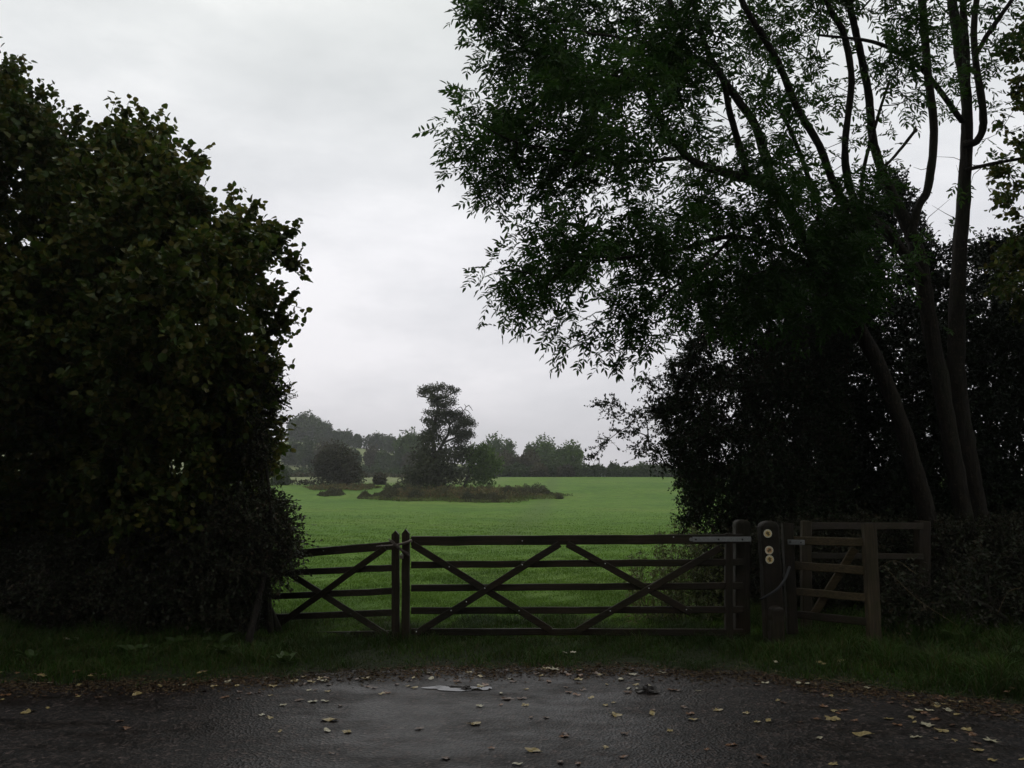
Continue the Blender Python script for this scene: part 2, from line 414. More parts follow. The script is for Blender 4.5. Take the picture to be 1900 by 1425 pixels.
def road_edge(x):
    e = np.interp(x, [-30, -5, -2.5, -1, 1, 2.2, 3.4, 4.2, 30], [7.4, 7.4, 7.6, 8.05, 8.1, 7.9, 7.1, 6.5, 6.2])
    return e+.05*np.sin(x*7.1)+.04*np.sin(x*17.3+1)+.025*np.sin(x*41)
xs = np.unique(np.concatenate([np.linspace(-60, -8, 40), np.linspace(-8, 8, 260), np.linspace(8, 60, 40)]))
vv = []; tt = np.linspace(0, 1, 24); e = road_edge(xs)
for t in tt:
    y = -1.2+(e+1.2)*t
    vv.append(np.stack([xs, y, ground(xs, y)+.006-.004*(t == 1)+.02*math.sin(t*PI)*(.7+.3*np.sin(xs*.7))], -1))
v = np.concatenate(vv); nx = len(xs); i = np.arange(nx-1)[None]+np.arange(len(tt)-1)[:, None]*nx
a = Acc(); a.addn(v, np.stack([i, i+1, i+nx+1, i+nx], -1).reshape(-1, 4), True)
tag(a.build('road', M['road']), kind='structure')
def road_z(x, y):
    t = (y+1.2)/(float(road_edge(x))+1.2)
    if 0 <= t <= 1: return gz(x, y)+.006+.02*math.sin(t*PI)*(.7+.3*math.sin(x*.7))
    return gz(x, y)
def puddle(px, py, w, h, label, seed):
    Dd = 7.35; p = P(px, py, Dd)
    # walk depth until the ray meets the road
    for Dd in np.linspace(5, 9, 400):
        q = P(px, py, Dd)
        if q.z <= .02: break
    p = q; r = np.random.default_rng(seed); ph = r.uniform(0, 6.28, 6); an = np.linspace(0, 2*PI, 48, endpoint=False)
    rr = 1+sum(.16/(k+1)**.5*np.sin((k+2)*an+ph[k]) for k in range(5))
    v = [(p.x, p.y, road_z(p.x, p.y)+.007)]
    for k in range(48):
        x = p.x+math.cos(an[k])*rr[k]*w; y = p.y+math.sin(an[k])*rr[k]*h
        v.append((x, y, road_z(p.x, p.y)+.006))
    a = Acc(); a.add(v, [(0, k+1, (k+1) % 48+1) for k in range(48)])
    o = a.build('puddle', M['water'], origin=(p.x, p.y, 0)); tag(o, kind='structure')
puddle(835, 1276, .19, .09, '', 1); puddle(886, 1276, .10, .09, '', 2); puddle(815, 1274, .05, .03, '', 3)

# ------------------------------------------------------------------ timber things
def plank(acc, p0, p1, w, th, rg, up=None, ch=.006, nseg=8, warp=.0015, point=0, roundtop=0):
    """box-section board p0->p1; w = size across in the gate's plane, th = depth (towards the camera)"""
    p0 = np.array(p0, float); p1 = np.array(p1, float); d = nrm(p1-p0)
    n = np.array([0, -1., 0]); n = nrm(n-d*np.dot(n, d)); s = np.cross(d, n)
    hw, ht = w/2, th/2
    sec = [(-hw, -ht+ch), (-hw+ch, -ht), (hw-ch, -ht), (hw, -ht+ch), (hw, ht-ch), (hw-ch, ht), (-hw+ch, ht), (-hw, ht-ch)]
    V = []; L = np.linalg.norm(p1-p0)
    ts = list(np.linspace(0, 1, nseg+1)); 
    for i, t in enumerate(ts):
        off = s*rg.normal()*warp+n*rg.normal()*warp*.5
        if i in (0, len(ts)-1): off *= 0
        for (u, w_) in sec:
            V.append(p0+d*L*t+off+s*u*(1+rg.normal()*.012)+n*w_)
    Fq = [(i*8+k, i*8+(k+1) % 8, (i+1)*8+(k+1) % 8, (i+1)*8+k) for i in range(len(ts)-1) for k in range(8)]
    acc.add(V, Fq)
    acc.l.append(np.arange(8)[::-1]+acc.n-len(V)); acc.c.append(np.array([8])); acc.sm.append(np.array([False]))
    if point or roundtop:
        b0 = acc.n-8; last = np.array(V[-8:])
        if point:
            ctr = p1
            tops = [ctr+d*point+n*ht, ctr+d*point-n*ht]
            acc.add(tops, []); t0, t1 = acc.n-2, acc.n-1
            for f in ([b0+4, b0+5, b0+6, b0+7, t0], [b0+0, b0+1, b0+2, b0+3, t1], [b0+3, b0+4, t0, t1], [b0+7, b0+0, t1, t0]):
                acc.l.append(np.array(f)); acc.c.append(np.array([len(f)])); acc.sm.append(np.array([False]))
        else:
            prev = b0
            for q in range(1, 6):
                an = q/6*PI/2; k = math.cos(an); hgt = math.sin(an)*roundtop
                ring = [p1+d*hgt+s*u*k+n*w_*(.6+.4*k) for (u, w_) in sec]; acc.add(ring, [])
                for j in range(8):
                    acc.l.append(np.array([prev+j, prev+(j+1) % 8, prev+8+(j+1) % 8 if q > 1 or True else 0, prev+8+j])); acc.c.append(np.array([4])); acc.sm.append(np.array([False]))
                prev += 8
            acc.l.append(np.arange(8)+prev); acc.c.append(np.array([8])); acc.sm.append(np.array([False]))
    else:
        acc.l.append(np.arange(8)+acc.n-8); acc.c.append(np.array([8])); acc.sm.append(np.array([False]))
def board(name, parent, a, b, w, th, m, **kw):
    ac = Acc(); plank(ac, a, b, w, th, np.random.default_rng(rnd.randrange(9999)), **kw); return ac.build(name, m, parent)
def bolt(parent, c, r=.008, m='bolt', name='bolt_head', h=.008):
    ac = Acc(); c = np.array(c); tube(ac, [c, c+[0, -h*.6, 0], c+[0, -h, 0]], [r, r, r*.55], 8); return ac.build(name, M[m], parent)
PX = lambda D: D/F   # metres per photo pixel

# main gate
DG = 9.3
def seg(p, q, off=0.0):
    """two photo points (px,py,D) -> world, pushed towards the viewer by off"""
    return P(*p)+Vector((0, -off, 0)), P(*q)+Vector((0, -off, 0))
base = P(1068, 1186, DG)
G1 = empty('field_gate', base, 'long five-bar dark timber field gate with two crossed pairs of braces', 'gate')
rails = [(1003.5, 999.5, .1, .055), (1048, 1043, .072, .026), (1091, 1087, .072, .026), (1133, 1131, .072, .026), (1172, 1173, .072, .026)]
for i, (yl, yr, w, th) in enumerate(rails):
    board('top_rail' if i == 0 else 'rail', G1, P(763, yl, DG), P(1378, yr, DG), w, th, M['rail'], nseg=16, warp=.002)
board('shutting_stile', G1, P(753, 1187, DG-.01), P(753, 990, DG-.01), .082, .075, M['post'], point=.05)
board('hanging_stile', G1, P(1352, 1187, DG+.005), P(1352, 990, DG+.005), .08, .065, M['post'])
off = .0275
braces = [((766, 1010), (1022, 1169), .0), ((773, 1174), (1038, 1009), .026), ((1052, 1009), (1280, 1136), .0), ((1070, 1169), (1334, 1016), .026)]
for a_, b_, o_ in braces:
    A, B = seg((*a_, DG), (*b_, DG), off+o_); board('brace', G1, A, B, .072, .025, M['rail'], nseg=6)
for bx_, by_, o_ in [(834,1051,.03),(900,1090,.055),(963,1132,.03),(866,1115,.055),(969,1047,.055),(774,1170,.055),(838,1131,.055),(1122,1045,.03),(1202,1090,.055),(1131,1132,.055),(1272,1130,.03),(969,1003,.03),(1248,996,.03)]:
    bolt(G1, P(bx_, by_, DG)+Vector((0, -off-o_+.012-.0125*0, 0))*1, .0065)
# galvanised hinge strap
hs = Acc(); A, B = seg((1284, 1000.5, DG), (1392, 1000, DG), .031); plank(hs, A, B, .052, .006, np.random.default_rng(3), ch=.002, warp=0)
tube(hs, [P(1281, 1000.5, DG)+Vector((0, -.031, 0)), P(1281, 1000.5, DG)+Vector((0, -.0315, 0))], [.02, .02], 12)
hst = hs.build('hinge_strap', M['zinc'], G1)
for q in (1290, 1332, 1376): bolt(hst, P(q, 1000.5, DG)+Vector((0, -.033, 0)), .011, 'darkbolt')

# left, smaller gate leaf swinging slightly away
GL = empty('field_gate', P(605, 1184, 9.7), 'short left gate leaf half buried in the hedge, sagging towards the bush', 'gate')
def DL(px): return 9.32+(732-px)/252*.85
def Q(px, py, o=0): return P(px, py, DL(px))+Vector((0, -o, 0))
for i, (xr, yr, xl, yl, w, th) in enumerate([(738,1011,484,1033,.088,.05),(738,1053,484,1065,.07,.026),(738,1096,478,1108,.07,.026),(738,1136,484,1146,.07,.026),(738,1176,484,1180,.07,.026)]):
    board('top_rail' if i == 0 else 'rail', GL, Q(xl, yl), Q(xr, yr), w, th, M['rail'], nseg=10)
board('shutting_stile', GL, Q(734, 1188), Q(734, 992), .08, .07, M['post'], point=.045)
board('hanging_stile', GL, Q(496, 1184), Q(496, 1016), .08, .06, M['post'])
for a_, b_, o_ in [((716,1016),(508,1166),.054),((536,1062),(722,1180),.028)]:
    board('brace', GL, Q(*a_, o_), Q(*b_, o_), .068, .024, M['rail'], nseg=6)
for q in [(655,1056),(594,1101),(653,1138),(712,1176),(710,1012),(602,1021),(532,1063)]: bolt(GL, Q(*q, .068 if q[0] in (655,594) else .045), .0065)
hs = Acc(); plank(hs, Q(474, 1033, .03), Q(532, 1026, .03), .045, .006, np.random.default_rng(3), ch=.002, warp=0)
ho = hs.build('hinge_strap', M['zinc'], GL); bolt(ho, Q(524, 1027, .033), .009, 'darkbolt')
# latch strap belongs to the long gate
hs = Acc(); tube(hs, [P(700, 1013, DG)+Vector((0, -.07, 0)), P(735, 1011, DG)+Vector((0, -.075, 0)), P(752, 1007, DG)+Vector((0, -.075, 0)), P(766, 1002, DG)+Vector((0, -.07, 0))], [.006, .009, .014, .016], 8)
hs.build('latch_strap', M['iron'], G1)
# chain wound round the two stiles, with a padlock
CHN = empty('chain', P(741, 1012, DG-.09), 'steel chain wound around the two meeting gate stiles', 'chain')
path = smooth_poly([list(P(723,1002,DG-.075)), list(P(731,1010,DG-.085)), list(P(742,1019,DG-.09)), list(P(752,1026,DG-.075)), list(P(760,1031,DG-.06))], 5)
def link(parent, c, d, rot, m='iron'):
    ac = Acc(); d = nrm(np.array(d)); r_ = nrm(np.cross(d, [0, 1, .01])); q = np.cross(d, r_); s = r_*math.cos(rot)+q*math.sin(rot); n = 14
    pts = [c+d*.016*math.cos(t)+s*.0085*math.sin(t) for t in np.linspace(0, 2*PI, n)]
    tube(ac, pts, .0033, 6, cap=False); ac.build('link', M[m], parent)
for k in range(len(path)-1):
    link(CHN, path[k], path[k+1]-path[k], (k % 2)*PI/2)
path2 = smooth_poly([list(P(728,1004,DG-.078)), list(P(738,1013,DG-.1)), list(P(748,1022,DG-.1)), list(P(757,1026,DG-.075))], 6)
for k in range(len(path2)-1): link(CHN, path2[k], path2[k+1]-path2[k], (k % 2)*PI/2+.5)
PL = empty('padlock', P(745, 1031, DG-.09), 'small dark padlock hanging from the chain between the gate stiles', 'padlock')
ac = Acc(); c = P(745, 1033, DG-.09); plank(ac, (c.x, c.y, c.z-.02), (c.x, c.y, c.z+.015), .036, .02, np.random.default_rng(1), ch=.005, warp=0, nseg=2); ac.build('lock_body', M['iron'], PL)
ac = Acc(); pts = [(c.x+.012*math.cos(t), c.y, c.z+.013+.022*math.sin(t)) for t in np.linspace(0, PI, 10)]; tube(ac, pts, .0035, 6); ac.build('shackle', M['bolt'], PL)

# posts
def post(px0, px1, pyt, pyb, D, label, name='gate_post', m='post', rt=.05, th=None, lean=0, cat='post', group=None):
    xm = (px0+px1)/2; w = (px1-px0)*PX(D); b = P(xm+lean, pyb, D); t = P(xm, pyt, D)
    g = gz(b.x, D); k = (g-.12-t.z)/(b.z-t.z); b = Vector((t.x+(b.x-t.x)*k, D, g-.12)); t.z -= rt
    ac = Acc(); plank(ac, b, t, w, th or w, np.random.default_rng(int(px0)), nseg=10, ch=.012, roundtop=rt, warp=.002)
    return tag(ac.build(name, M[m], origin=(b.x, b.y, g)), label, cat, group)
post(1362, 1389, 964, 1188, 9.42, 'round-topped dark timber post carrying the long hinge strap')
WP = empty('waymark_post', (P(1425, 1188, 9.3).x, 9.3, gz(2.8, 9.3)), 'round-topped timber post with three round yellow waymark discs', 'post')
ac = Acc(); t = P(1425, 966, 9.3); plank(ac, (t.x+.02, 9.3, -.1), (t.x, 9.3, t.z-.07), .2, .17, np.random.default_rng(4), nseg=10, ch=.02, roundtop=.07, warp=.002); ac.build('post', M['post'], WP)
def disc(px, py, mcol, ang, label):
    c = np.array(P(px, py, 9.3-.089)); g = Acc()
    n = 28
    def ringd(r, y): return [(c[0]+r*math.cos(k/n*2*PI), y, c[2]+r*math.sin(k/n*2*PI)) for k in range(n)]
    y0 = c[1]; R = .044
    V = ringd(R, y0)+ringd(R, y0-.004)+ringd(R*.97, y0-.0055); 
    Fq = [(i*n+k, i*n+(k+1) % n, (i+1)*n+(k+1) % n, (i+1)*n+k) for i in range(2) for k in range(n)]+[tuple(range(2*n, 3*n))]
    g.add(V, Fq); d = g.build('waymark_disc', M['cream'], WP); d['label'] = label
    g = Acc(); g.add(ringd(R*.68, y0-.0056)+ringd(R*.68, y0-.0068), [(k, (k+1) % n, n+(k+1) % n, n+k) for k in range(n)]+[tuple(range(n, 2*n))]); g.build('disc_centre', M[mcol], d)
    # arrow
    g = Acc(); pts = [(-.012,-.022),(.012,-.022),(.012,.002),(.024,.002),(0,.028),(-.024,.002),(-.012,.002)]
    ca, sa = math.cos(ang), math.sin(ang); ring = []
    for yy in (y0-.0069, y0-.0078): ring += [(c[0]+x*ca-z*sa, yy, c[2]+x*sa+z*ca) for x, z in pts]
    k = 7; g.add(ring, [(i, (i+1) % k, k+(i+1) % k, k+i) for i in range(k)]+[tuple(range(k, 2*k))]); g.build('arrow', M['ink'], d)
    # broken dark lettering ring between centre and rim
    g = Acc()
    for q in range(26):
        if q % 7 == 6: continue
        an = q/26*2*PI+ang; r = R*.83; x, z = c[0]+r*math.cos(an), c[2]+r*math.sin(an); tx, tz = -math.sin(an), math.cos(an)
        h = .0028; w = .0011+.0008*(q % 3)
        nx_, nz_ = math.cos(an), math.sin(an)
        g.add([(x+tx*w*i+nx_*h*j, y0-.0058, z+tz*w*i+nz_*h*j) for i, j in ((-1,-1),(1,-1),(1,1),(-1,1))], [(0,1,2,3)])
    g.build('rim_lettering', M['ink'], d)
disc(1424.5, 990, 'yellow', .5, 'topmost yellow waymark disc, set apart from the other two')
disc(1427, 1021, 'orange', -.9, 'middle orange waymark disc')
disc(1428, 1038, 'yellow', .2, 'lowest yellow waymark disc touching the orange one')
post(1428, 1452, 1124, 1186, 9.08, 'short rounded stump post at the foot of the waymark post', 'stump_post', 'post', .05, .14)
post(1487, 1504, 966, 1150, 9.95, 'paler square post behind the small gate', 'fence_post', 'post_new', .01)
post(1700, 1722, 966, 1150, 10.6, 'dark fence post beneath the ash trunks', 'fence_post', 'post', .01)
# small pedestrian gate
GP = empty('wicket_gate', P(1545, 1186, 9.2), 'small four-rail wicket gate with one slanting brace, right of the waymark post', 'gate')
def DW(px): return 9.42-(px-1460)/160*.4
def W_(px, py, o=0): return P(px, py, DW(px))+Vector((0, -o, 0))
board('hanging_stile', GP, W_(1470, 1176), W_(1460, 971), .11, .09, M['post'])
board('shutting_stile', GP, W_(1622, 1188), W_(1612, 972), .13, .09, M['post_new'])
for a_, b_, w, m in [((1468,1003),(1606,1006),.088,'rail_new'),((1470,1049),(1608,1059),.088,'rail_new'),((1472,1097),(1610,1109),.08,'rail_new'),((1474,1140),(1612,1154),.08,'rail')]:
    board('rail', GP, W_(*a_, 0), W_(*b_, 0), w, .03, M[m], nseg=5)
board('brace', GP, W_(1588, 1018, -.029), W_(1512, 1140, -.029), .085, .025, M['rail_new'], nseg=4)
hs = Acc(); plank(hs, W_(1456, 1005, .05), W_(1490, 1006, .05), .052, .006, np.random.default_rng(3), ch=.002, warp=0); ho = hs.build('hinge_strap', M['zinc'], GP)
bolt(ho, W_(1483, 1006, .053), .009, 'darkbolt'); bolt(ho, W_(1463, 1005, .053), .009, 'darkbolt')
# dark cable looped between waymark post and wicket gate
ac = Acc(); tube(ac, smooth_poly([list(P(1412,1112,9.14)), list(P(1428,1103,9.1)), list(P(1443,1092,9.1)), list(P(1456,1075,9.15)), list(P(1465,1052,9.28))], 6), .014, 8)
tag(ac.build('cable', M['rubber'], origin=P(1412, 1112, 9.14)), 'thick black cable looped from the waymark post to the wicket gate', 'cable')
# rail fence running right behind the wicket gate
FE = empty('rail_fence', P(1610, 1150, 10.25), 'low two-rail timber fence running right behind the wicket gate', 'fence')
board('rail', FE, P(1505, 976, 10.0), P(1712, 976, 10.5), .08, .035, M['rail'], nseg=8); board('rail', FE, P(1505, 1031, 10.0), P(1712, 1033, 10.5), .07, .03, M['rail'], nseg=8)
post(474, 496, 985, 1182, 10.35, 'dark timber hanging post of the left gate leaf, deep in the hedge', 'gate_post', 'post', .03)

# ------------------------------------------------------------------ the ash tree
rg = np.random.default_rng(21)
def stem(acc, rows, seg=12, n=8, jit=.06):
    """rows (px,py,D,radius px)"""
    s = smooth_poly(rows, n); pts = Pn(s[:, 0], s[:, 1], s[:, 2]); rad = s[:, 3]*s[:, 2]/F*.8
    tube(acc, pts, rad, seg, jit=jit, rg=rg); return pts
def sprays(tips, center, n_per, twig, rg, out=.8, up=.25, rnd_=.8):
    """for every tip n_per twig directions, biased away from the centre"""
    T = np.repeat(tips, n_per, 0); o = nrm(T-center)
    return T, nrm(o*out+np.array([0, 0, up])+rg.normal(size=T.shape)*rnd_)
def twig_leaves(acc, wood, B, Dr, rg, length, nl, L, W, T, rw=.0025, droop=.1, spread=.9):
    n = len(B); ln = length*rg.uniform(.6, 1.3, n)
    E = B+Dr*ln[:, None]+np.array([0, 0, -1.])*(droop*ln)[:, None]
    if wood is not None: frusta(wood, B, E, np.full(n, rw), np.full(n, rw*.5), 4)
    for k in range(nl):
        t = (k+.6)/nl*1.0; t = np.clip(t+rg.normal(size=n)*.05, 0, 1.02)
        p = B+(E-B)*t[:, None]
        d = nrm(Dr*.5+rg.normal(size=(n, 3))*spread+np.array([0, 0, -.25]))
        N = nrm(np.array([0, 0, 1.])+rg.normal(size=(n, 3))*.7)
        sz = rg.uniform(.65, 1.2, n)
        leaves(acc, p, d, N, L*sz, W*sz, T)

ASH = empty('ash_tree', (P(1790, 1090, 11.5).x, 11.5, gz(6.1, 11.5)), 'tall ash with leaning trunks and feathery leaves arching over the gate from the right', 'tree')
wood = Acc(); S = []
S.append(stem(wood, [(1765,1200,11.4,30),(1745,1060,11.4,23),(1700,880,11.3,19),(1640,700,11.2,17),(1570,570,11.1,16),(1500,460,11,15),(1445,360,10.8,16),(1400,335,10.6,14),(1337,318,10.2,10),(1276,292,9.6,8),(1235,240,9.2,7),(1205,180,9,6),(1175,148,8.8,4),(1110,140,8.5,3),(1050,150,8.3,2)]))
trunk2 = stem(wood, [(1850,1200,11.8,30),(1835,1050,11.8,24),(1800,880,11.7,22),(1775,700,11.6,20),(1778,520,11.5,17),(1789,350,11.4,15),(1794,200,11.3,13),(1778,80,11.2,12),(1762,-40,11.1,11),(1745,-250,11,8)]); S.append(trunk2)
S.append(stem(wood, [(1815,1200,11.5,24),(1795,1000,11.5,20),(1760,800,11.4,19),(1725,600,11.3,18),(1700,460,11.2,17),(1650,350,11,12),(1622,270,10.8,10),(1611,174,10.6,9),(1594,87,10.4,9),(1576,0,10.2,8),(1560,-150,10,6)]))
for rows in [
 [(1715,520,11.2,13),(1640,425,11,12),(1563,370,10.8,10),(1520,270,10.4,9),(1481,204,10.1,9),(1450,130,9.8,9),(1420,75,9.5,8),(1376,0,9.2,7),(1330,-120,8.8,5)],
 [(1640,425,11,10),(1594,391,10.8,9),(1572,326,10.6,9),(1568,261,10.4,8),(1580,152,10.2,8),(1566,65,10,8),(1533,0,9.7,7),(1500,-120,9.5,5)],
 [(1690,440,11.1,11),(1704,383,11,10),(1722,348,10.9,10),(1733,243,10.8,10),(1722,143,10.7,10),(1711,0,10.6,10),(1700,-160,10.5,7)],
 [(1794,180,11.2,9),(1792,90,11.1,9),(1787,0,11,8),(1790,-150,11,6)],
 [(1790,268,11.3,10),(1812,262,11.2,9),(1824,235,11.1,9),(1822,190,11,9),(1808,90,10.9,8),(1812,0,10.8,7),(1840,-150,10.7,5)],
 [(1812,100,10.9,5),(1835,60,10.8,6),(1881,-5,10.6,5),(1930,-80,10.5,4)],
 [(1785,225,11.3,7),(1728,148,10.9,6),(1685,109,10.5,5.5),(1620,78,10.2,4.5),(1520,65,9.8,3)],
 [(1792,315,11.3,5),(1850,302,11,4.5),(1920,290,10.8,4)],
 [(1433,335,10.7,12),(1402,235,10.3,11),(1367,183,10,10),(1320,110,9.6,8),(1290,20,9.2,6),(1270,-100,9,5)],
 [(1390,335,10.5,10),(1380,300,10.3,9),(1354,209,10,8),(1330,130,9.7,6),(1240,90,9.2,5),(1150,70,8.9,4),(1040,55,8.6,3)],
 [(1540,540,11,8),(1467,470,10.6,7),(1359,439,10.1,6),(1250,466,9.6,5.5),(1160,478,9.3,4),(1100,486,9,3)],
 [(1276,292,9.6,5),(1210,298,9.3,4.5),(1130,300,9,4),(1060,280,8.7,3),(960,265,8.5,2),(890,230,8.3,1.5)],
 [(1470,460,10.8,6),(1520,400,10.8,6),(1500,330,10.6,5.5),(1470,250,10.3,5),(1440,190,10,4)],
 [(1600,430,10.9,6),(1600,330,10.7,5),(1625,230,10.5,4),(1650,150,10.4,3)],
 [(1700,240,10.7,4),(1660,290,10.6,3.5),(1630,320,10.5,3)],
 [(1130,478,9.2,3),(1060,470,8.9,2.5),(1010,420,8.7,2)],
 [(1359,439,10.1,4),(1300,500,9.8,3.5),(1240,540,9.5,3),(1180,590,9.2,2)]]:
    S.append(stem(wood, rows, 8, 5))
holes = [(1168,195,45,30,.97),(985,300,45,22,.85),(905,290,40,18,.6),(1680,250,75,95,.93),(1650,150,45,50,.75),(1560,300,30,60,.6),(1855,150,40,60,.9),(1850,380,60,60,.98),(1500,130,35,70,.6),(1640,50,60,40,.5),(1060,350,40,14,.5),(1165,430,50,14,.4),(990,500,45,22,.6),(1090,540,35,14,.5),(1350,160,16,30,.7),(1340,250,20,30,.5),(1440,150,25,30,.5),(1540,240,25,60,.5),(1100,130,18,10,.6),(1010,620,30,10,.6),(1100,610,20,15,.4)]
polyA = [(880,-30),(868,60),(880,120),(930,150),(905,185),(868,190),(835,225),(862,262),(850,300),(905,322),(925,365),(958,410),(975,470),(930,510),(940,575),(1010,560),(1035,590),(1090,600),(1150,625),(1200,615),(1215,560),(1260,540),(1330,500),(1330,420),(1310,330),(1290,230),(1300,-30)]
polyB = [(1290,-30),(1290,420),(1400,480),(1560,430),(1640,380),(1700,330),(1760,300),(1770,-30)]
polyC = [(830,-600),(800,-300),(860,-30),(2050,-30),(2150,-300),(2100,-600)]
tD = crown_points([(1230,470),(1400,440),(1560,430),(1700,440),(1640,560),(1450,620),(1290,590),(1225,560)], 150, 10.6, 1.0, rg)
tA = crown_points(polyA, 470, 9.1, 1.15, rg, holes, 1.2, 15, clus=4); tB = crown_points(polyB, 240, 10.1, 1.3, rg, holes, clus=4); tC = crown_points(polyC, 360, 9.9, 2.6, rg)
tE = Pn(*[np.array(q, float) for q in zip(*[(842,238,8.35),(850,245,8.4),(845,295,8.4),(885,290,8.5),(870,180,8.4),(925,370,8.6),(925,500,8.7),(945,530,8.7),(945,575,8.7),(1150,655,9.1),(1190,655,9.1),(1060,630,9),(1030,610,8.9),(880,20,8.5),(1005,560,8.8),(1100,640,9),(1120,600,9),(1160,625,9),(1200,600,9.2),(1215,560,9.3),(1080,590,8.9),(1040,580,8.8),(1175,600,9.1),(1205,630,9.3),(985,575,8.8),(960,555,8.8),(1135,640,9.1),(1690,200,10.6),(1740,130,10.6),(1840,205,11),(1860,90,10.9),(1640,300,10.6),(1480,330,10.6),(1495,380,10.6),(1830,40,10.9),(1850,70,10.8),(1870,20,10.7),(1815,150,11),(1835,120,10.9),(1745,60,10.9),(1760,160,11),(1715,60,10.7),(1690,110,10.6),(1650,80,10.5),(1740,200,10.9),(1590,240,10.4),(1610,130,10.4),(1860,300,10.9)])])
tips = np.concatenate([tA[::2], tB[::2], tC, tD, tE])
# pull stem ends to be eligible; grow twigs
added = grow(wood, S, tips, rg, .2, .0032, 5, .10, .06, .03)
# bare upward-curving twiglets at the crown's left edge
bt = tips[rg.choice(len(tA), 60)]; dd = nrm(np.array([-.6, 0, .8])+rg.normal(size=bt.shape)*.45)
frusta(wood, bt, bt+dd*.16, np.full(60, .003), np.full(60, .0022), 4); frusta(wood, bt+dd*.16, bt+dd*.16+nrm(dd+[.2, 0, .5])*.15, np.full(60, .0022), np.full(60, .0012), 4)
tw = np.concatenate(S); tw = tw[tw[:, 2] > 3.2]; tw = tw[rg.choice(len(tw), 170)]
d1 = nrm(rg.normal(size=tw.shape)+[0, 0, .5]); d2 = nrm(d1+rg.normal(size=tw.shape)*.5+[0, 0, .4]); l1 = rg.uniform(.1, .45, len(tw))[:, None]
frusta(wood, tw, tw+d1*l1, np.full(170, .006), np.full(170, .004), 4); frusta(wood, tw+d1*l1, tw+d1*l1+d2*l1*.8, np.full(170, .004), np.full(170, .0015), 4)
wood.build('trunk', M['bark'], ASH)
lf = Acc()
def clump(T, n, base_l, outc):
    B = np.repeat(T, n, 0)+rg.normal(size=(len(T)*n, 3))*.07
    R = nrm(nrm(B-outc)*np.array([.5, .4, .2])+rg.normal(size=B.shape)*.8+np.array([0, 0, .02]))
    ash_leaves(lf, B, R, rg, base_l)
cen = np.array(P(1350, 250, 9.8))
clump(tA, 9, .24, cen); clump(tB, 8, .23, cen); clump(tC, 9, .25, cen); clump(tD, 9, .24, cen); clump(tE, 8, .22, cen); clump((tw+d1*l1)[:90], 3, .2, cen)
mid = added[rg.choice(len(added), 700)]; clump(mid[:450], 1, .22, cen)
lf.build('crown', M['ash_leaf'], ASH)
dw = Acc(); tube(dw, smooth_poly([list(P(1428,368,10.4)), list(P(1424,400,10.35)), list(P(1440,425,10.3)), list(P(1451,455,10.3))], 5), [.026]*10+[.022]*6, 8)
o = dw.build('dead_branch', M['deadwood'], ASH); o['label'] = 'pale bare broken branch hanging from the leaning trunk'

# ------------------------------------------------------------------ hazels on the left
def bush(name, label, cat, poly, D, thick, ntips, nper, twig, nl, L, W, T, lm, base_px, seed, holes=(), up=.2, k=1.1, bark_='bark_dark', droop=.1, stems=6, group=None, extra=None, spread=.9, wig=.05, outb=.8, sprig=0, inset=12, lean=0, clus=0):
    rg = np.random.default_rng(seed)
    b = P(*base_px, D); g = gz(b.x, D); root = empty(name, (b.x, D, g), label, cat, group)
    tips = crown_points(poly, ntips, D, thick, rg, holes, k, inset, lean, clus); tips = tips[tips[:, 2] > ground(tips[:, 0], tips[:, 1])+.08]
    if extra is not None: tips = np.concatenate([tips, extra])
    cen = tips.mean(0); w = Acc(); st_ = []
    if sprig:
        ex = []
        while len(ex) < sprig*4:
            i = rg.integers(len(poly)-1); a0, b0 = np.array(poly[i], float), np.array(poly[i+1], float)
            q = a0+(b0-a0)*rg.random(); o_ = np.array([(b0-a0)[1], -(b0-a0)[0]]); o_ = o_/np.linalg.norm(o_)
            if q[1] > 1000 or q[0] < 0 or q[0] > 1900: 
                if rg.random() < .9: continue
            o_ = o_+np.array([0, -.5])+rg.normal(size=2)*.3; dd_ = rg.uniform(-.3, .3)
            ln_ = rg.uniform(.5, 1.3)
            for k_ in range(4): ex.append(P(q[0]+o_[0]*(k_-.8)*11*ln_*10/D*1.1, q[1]+o_[1]*(k_-.8)*11*ln_*10/D*1.1+k_*k_*.4, D+dd_+.02*k_))
        ex = np.array(ex); extra = ex if extra is None else np.concatenate([extra, ex]); tips = np.concatenate([tips, ex])
    top = tips[:, 2].max()
    for s in range(stems):
        e = tips[rg.integers(len(tips))]; e = cen+(e-cen)*.6; e[2] = max(e[2], g+(top-g)*.45)
        a0 = np.array([b.x+rg.normal()*.25, D+rg.normal()*.25, g-.1]); m1 = a0*.55+e*.45+rg.normal(size=3)*.15; m1[2] = a0[2]*.5+e[2]*.5
        p = smooth_poly([a0, m1, e], 8); tube(w, p, np.linspace(.055, .018, len(p))*(.6+thick*.25), 7, jit=.05, rg=rg); st_.append(p)
    ng = min(len(tips), 560 if extra is None else 560+len(extra))
    gt = tips[-ng:]; added_ = grow(w, st_, gt, rg, .25, .003, 4, .1, wig, .03)
    lf = Acc(); B, Dr = sprays(tips, cen, nper, twig, rg, outb, up)
    twig_leaves(lf, w, B, Dr, rg, twig, nl, L, W, T, droop=droop, spread=spread)
    w.build('stems', M[bark_], root); lf.build('foliage', M[lm], root)
    return root
pl1 = [(-330,-150),(-60,60),(5,150),(20,190),(55,190),(65,240),(60,290),(95,330),(110,400),(150,520),(200,700),(170,900),(200,1160),(-330,1170)]
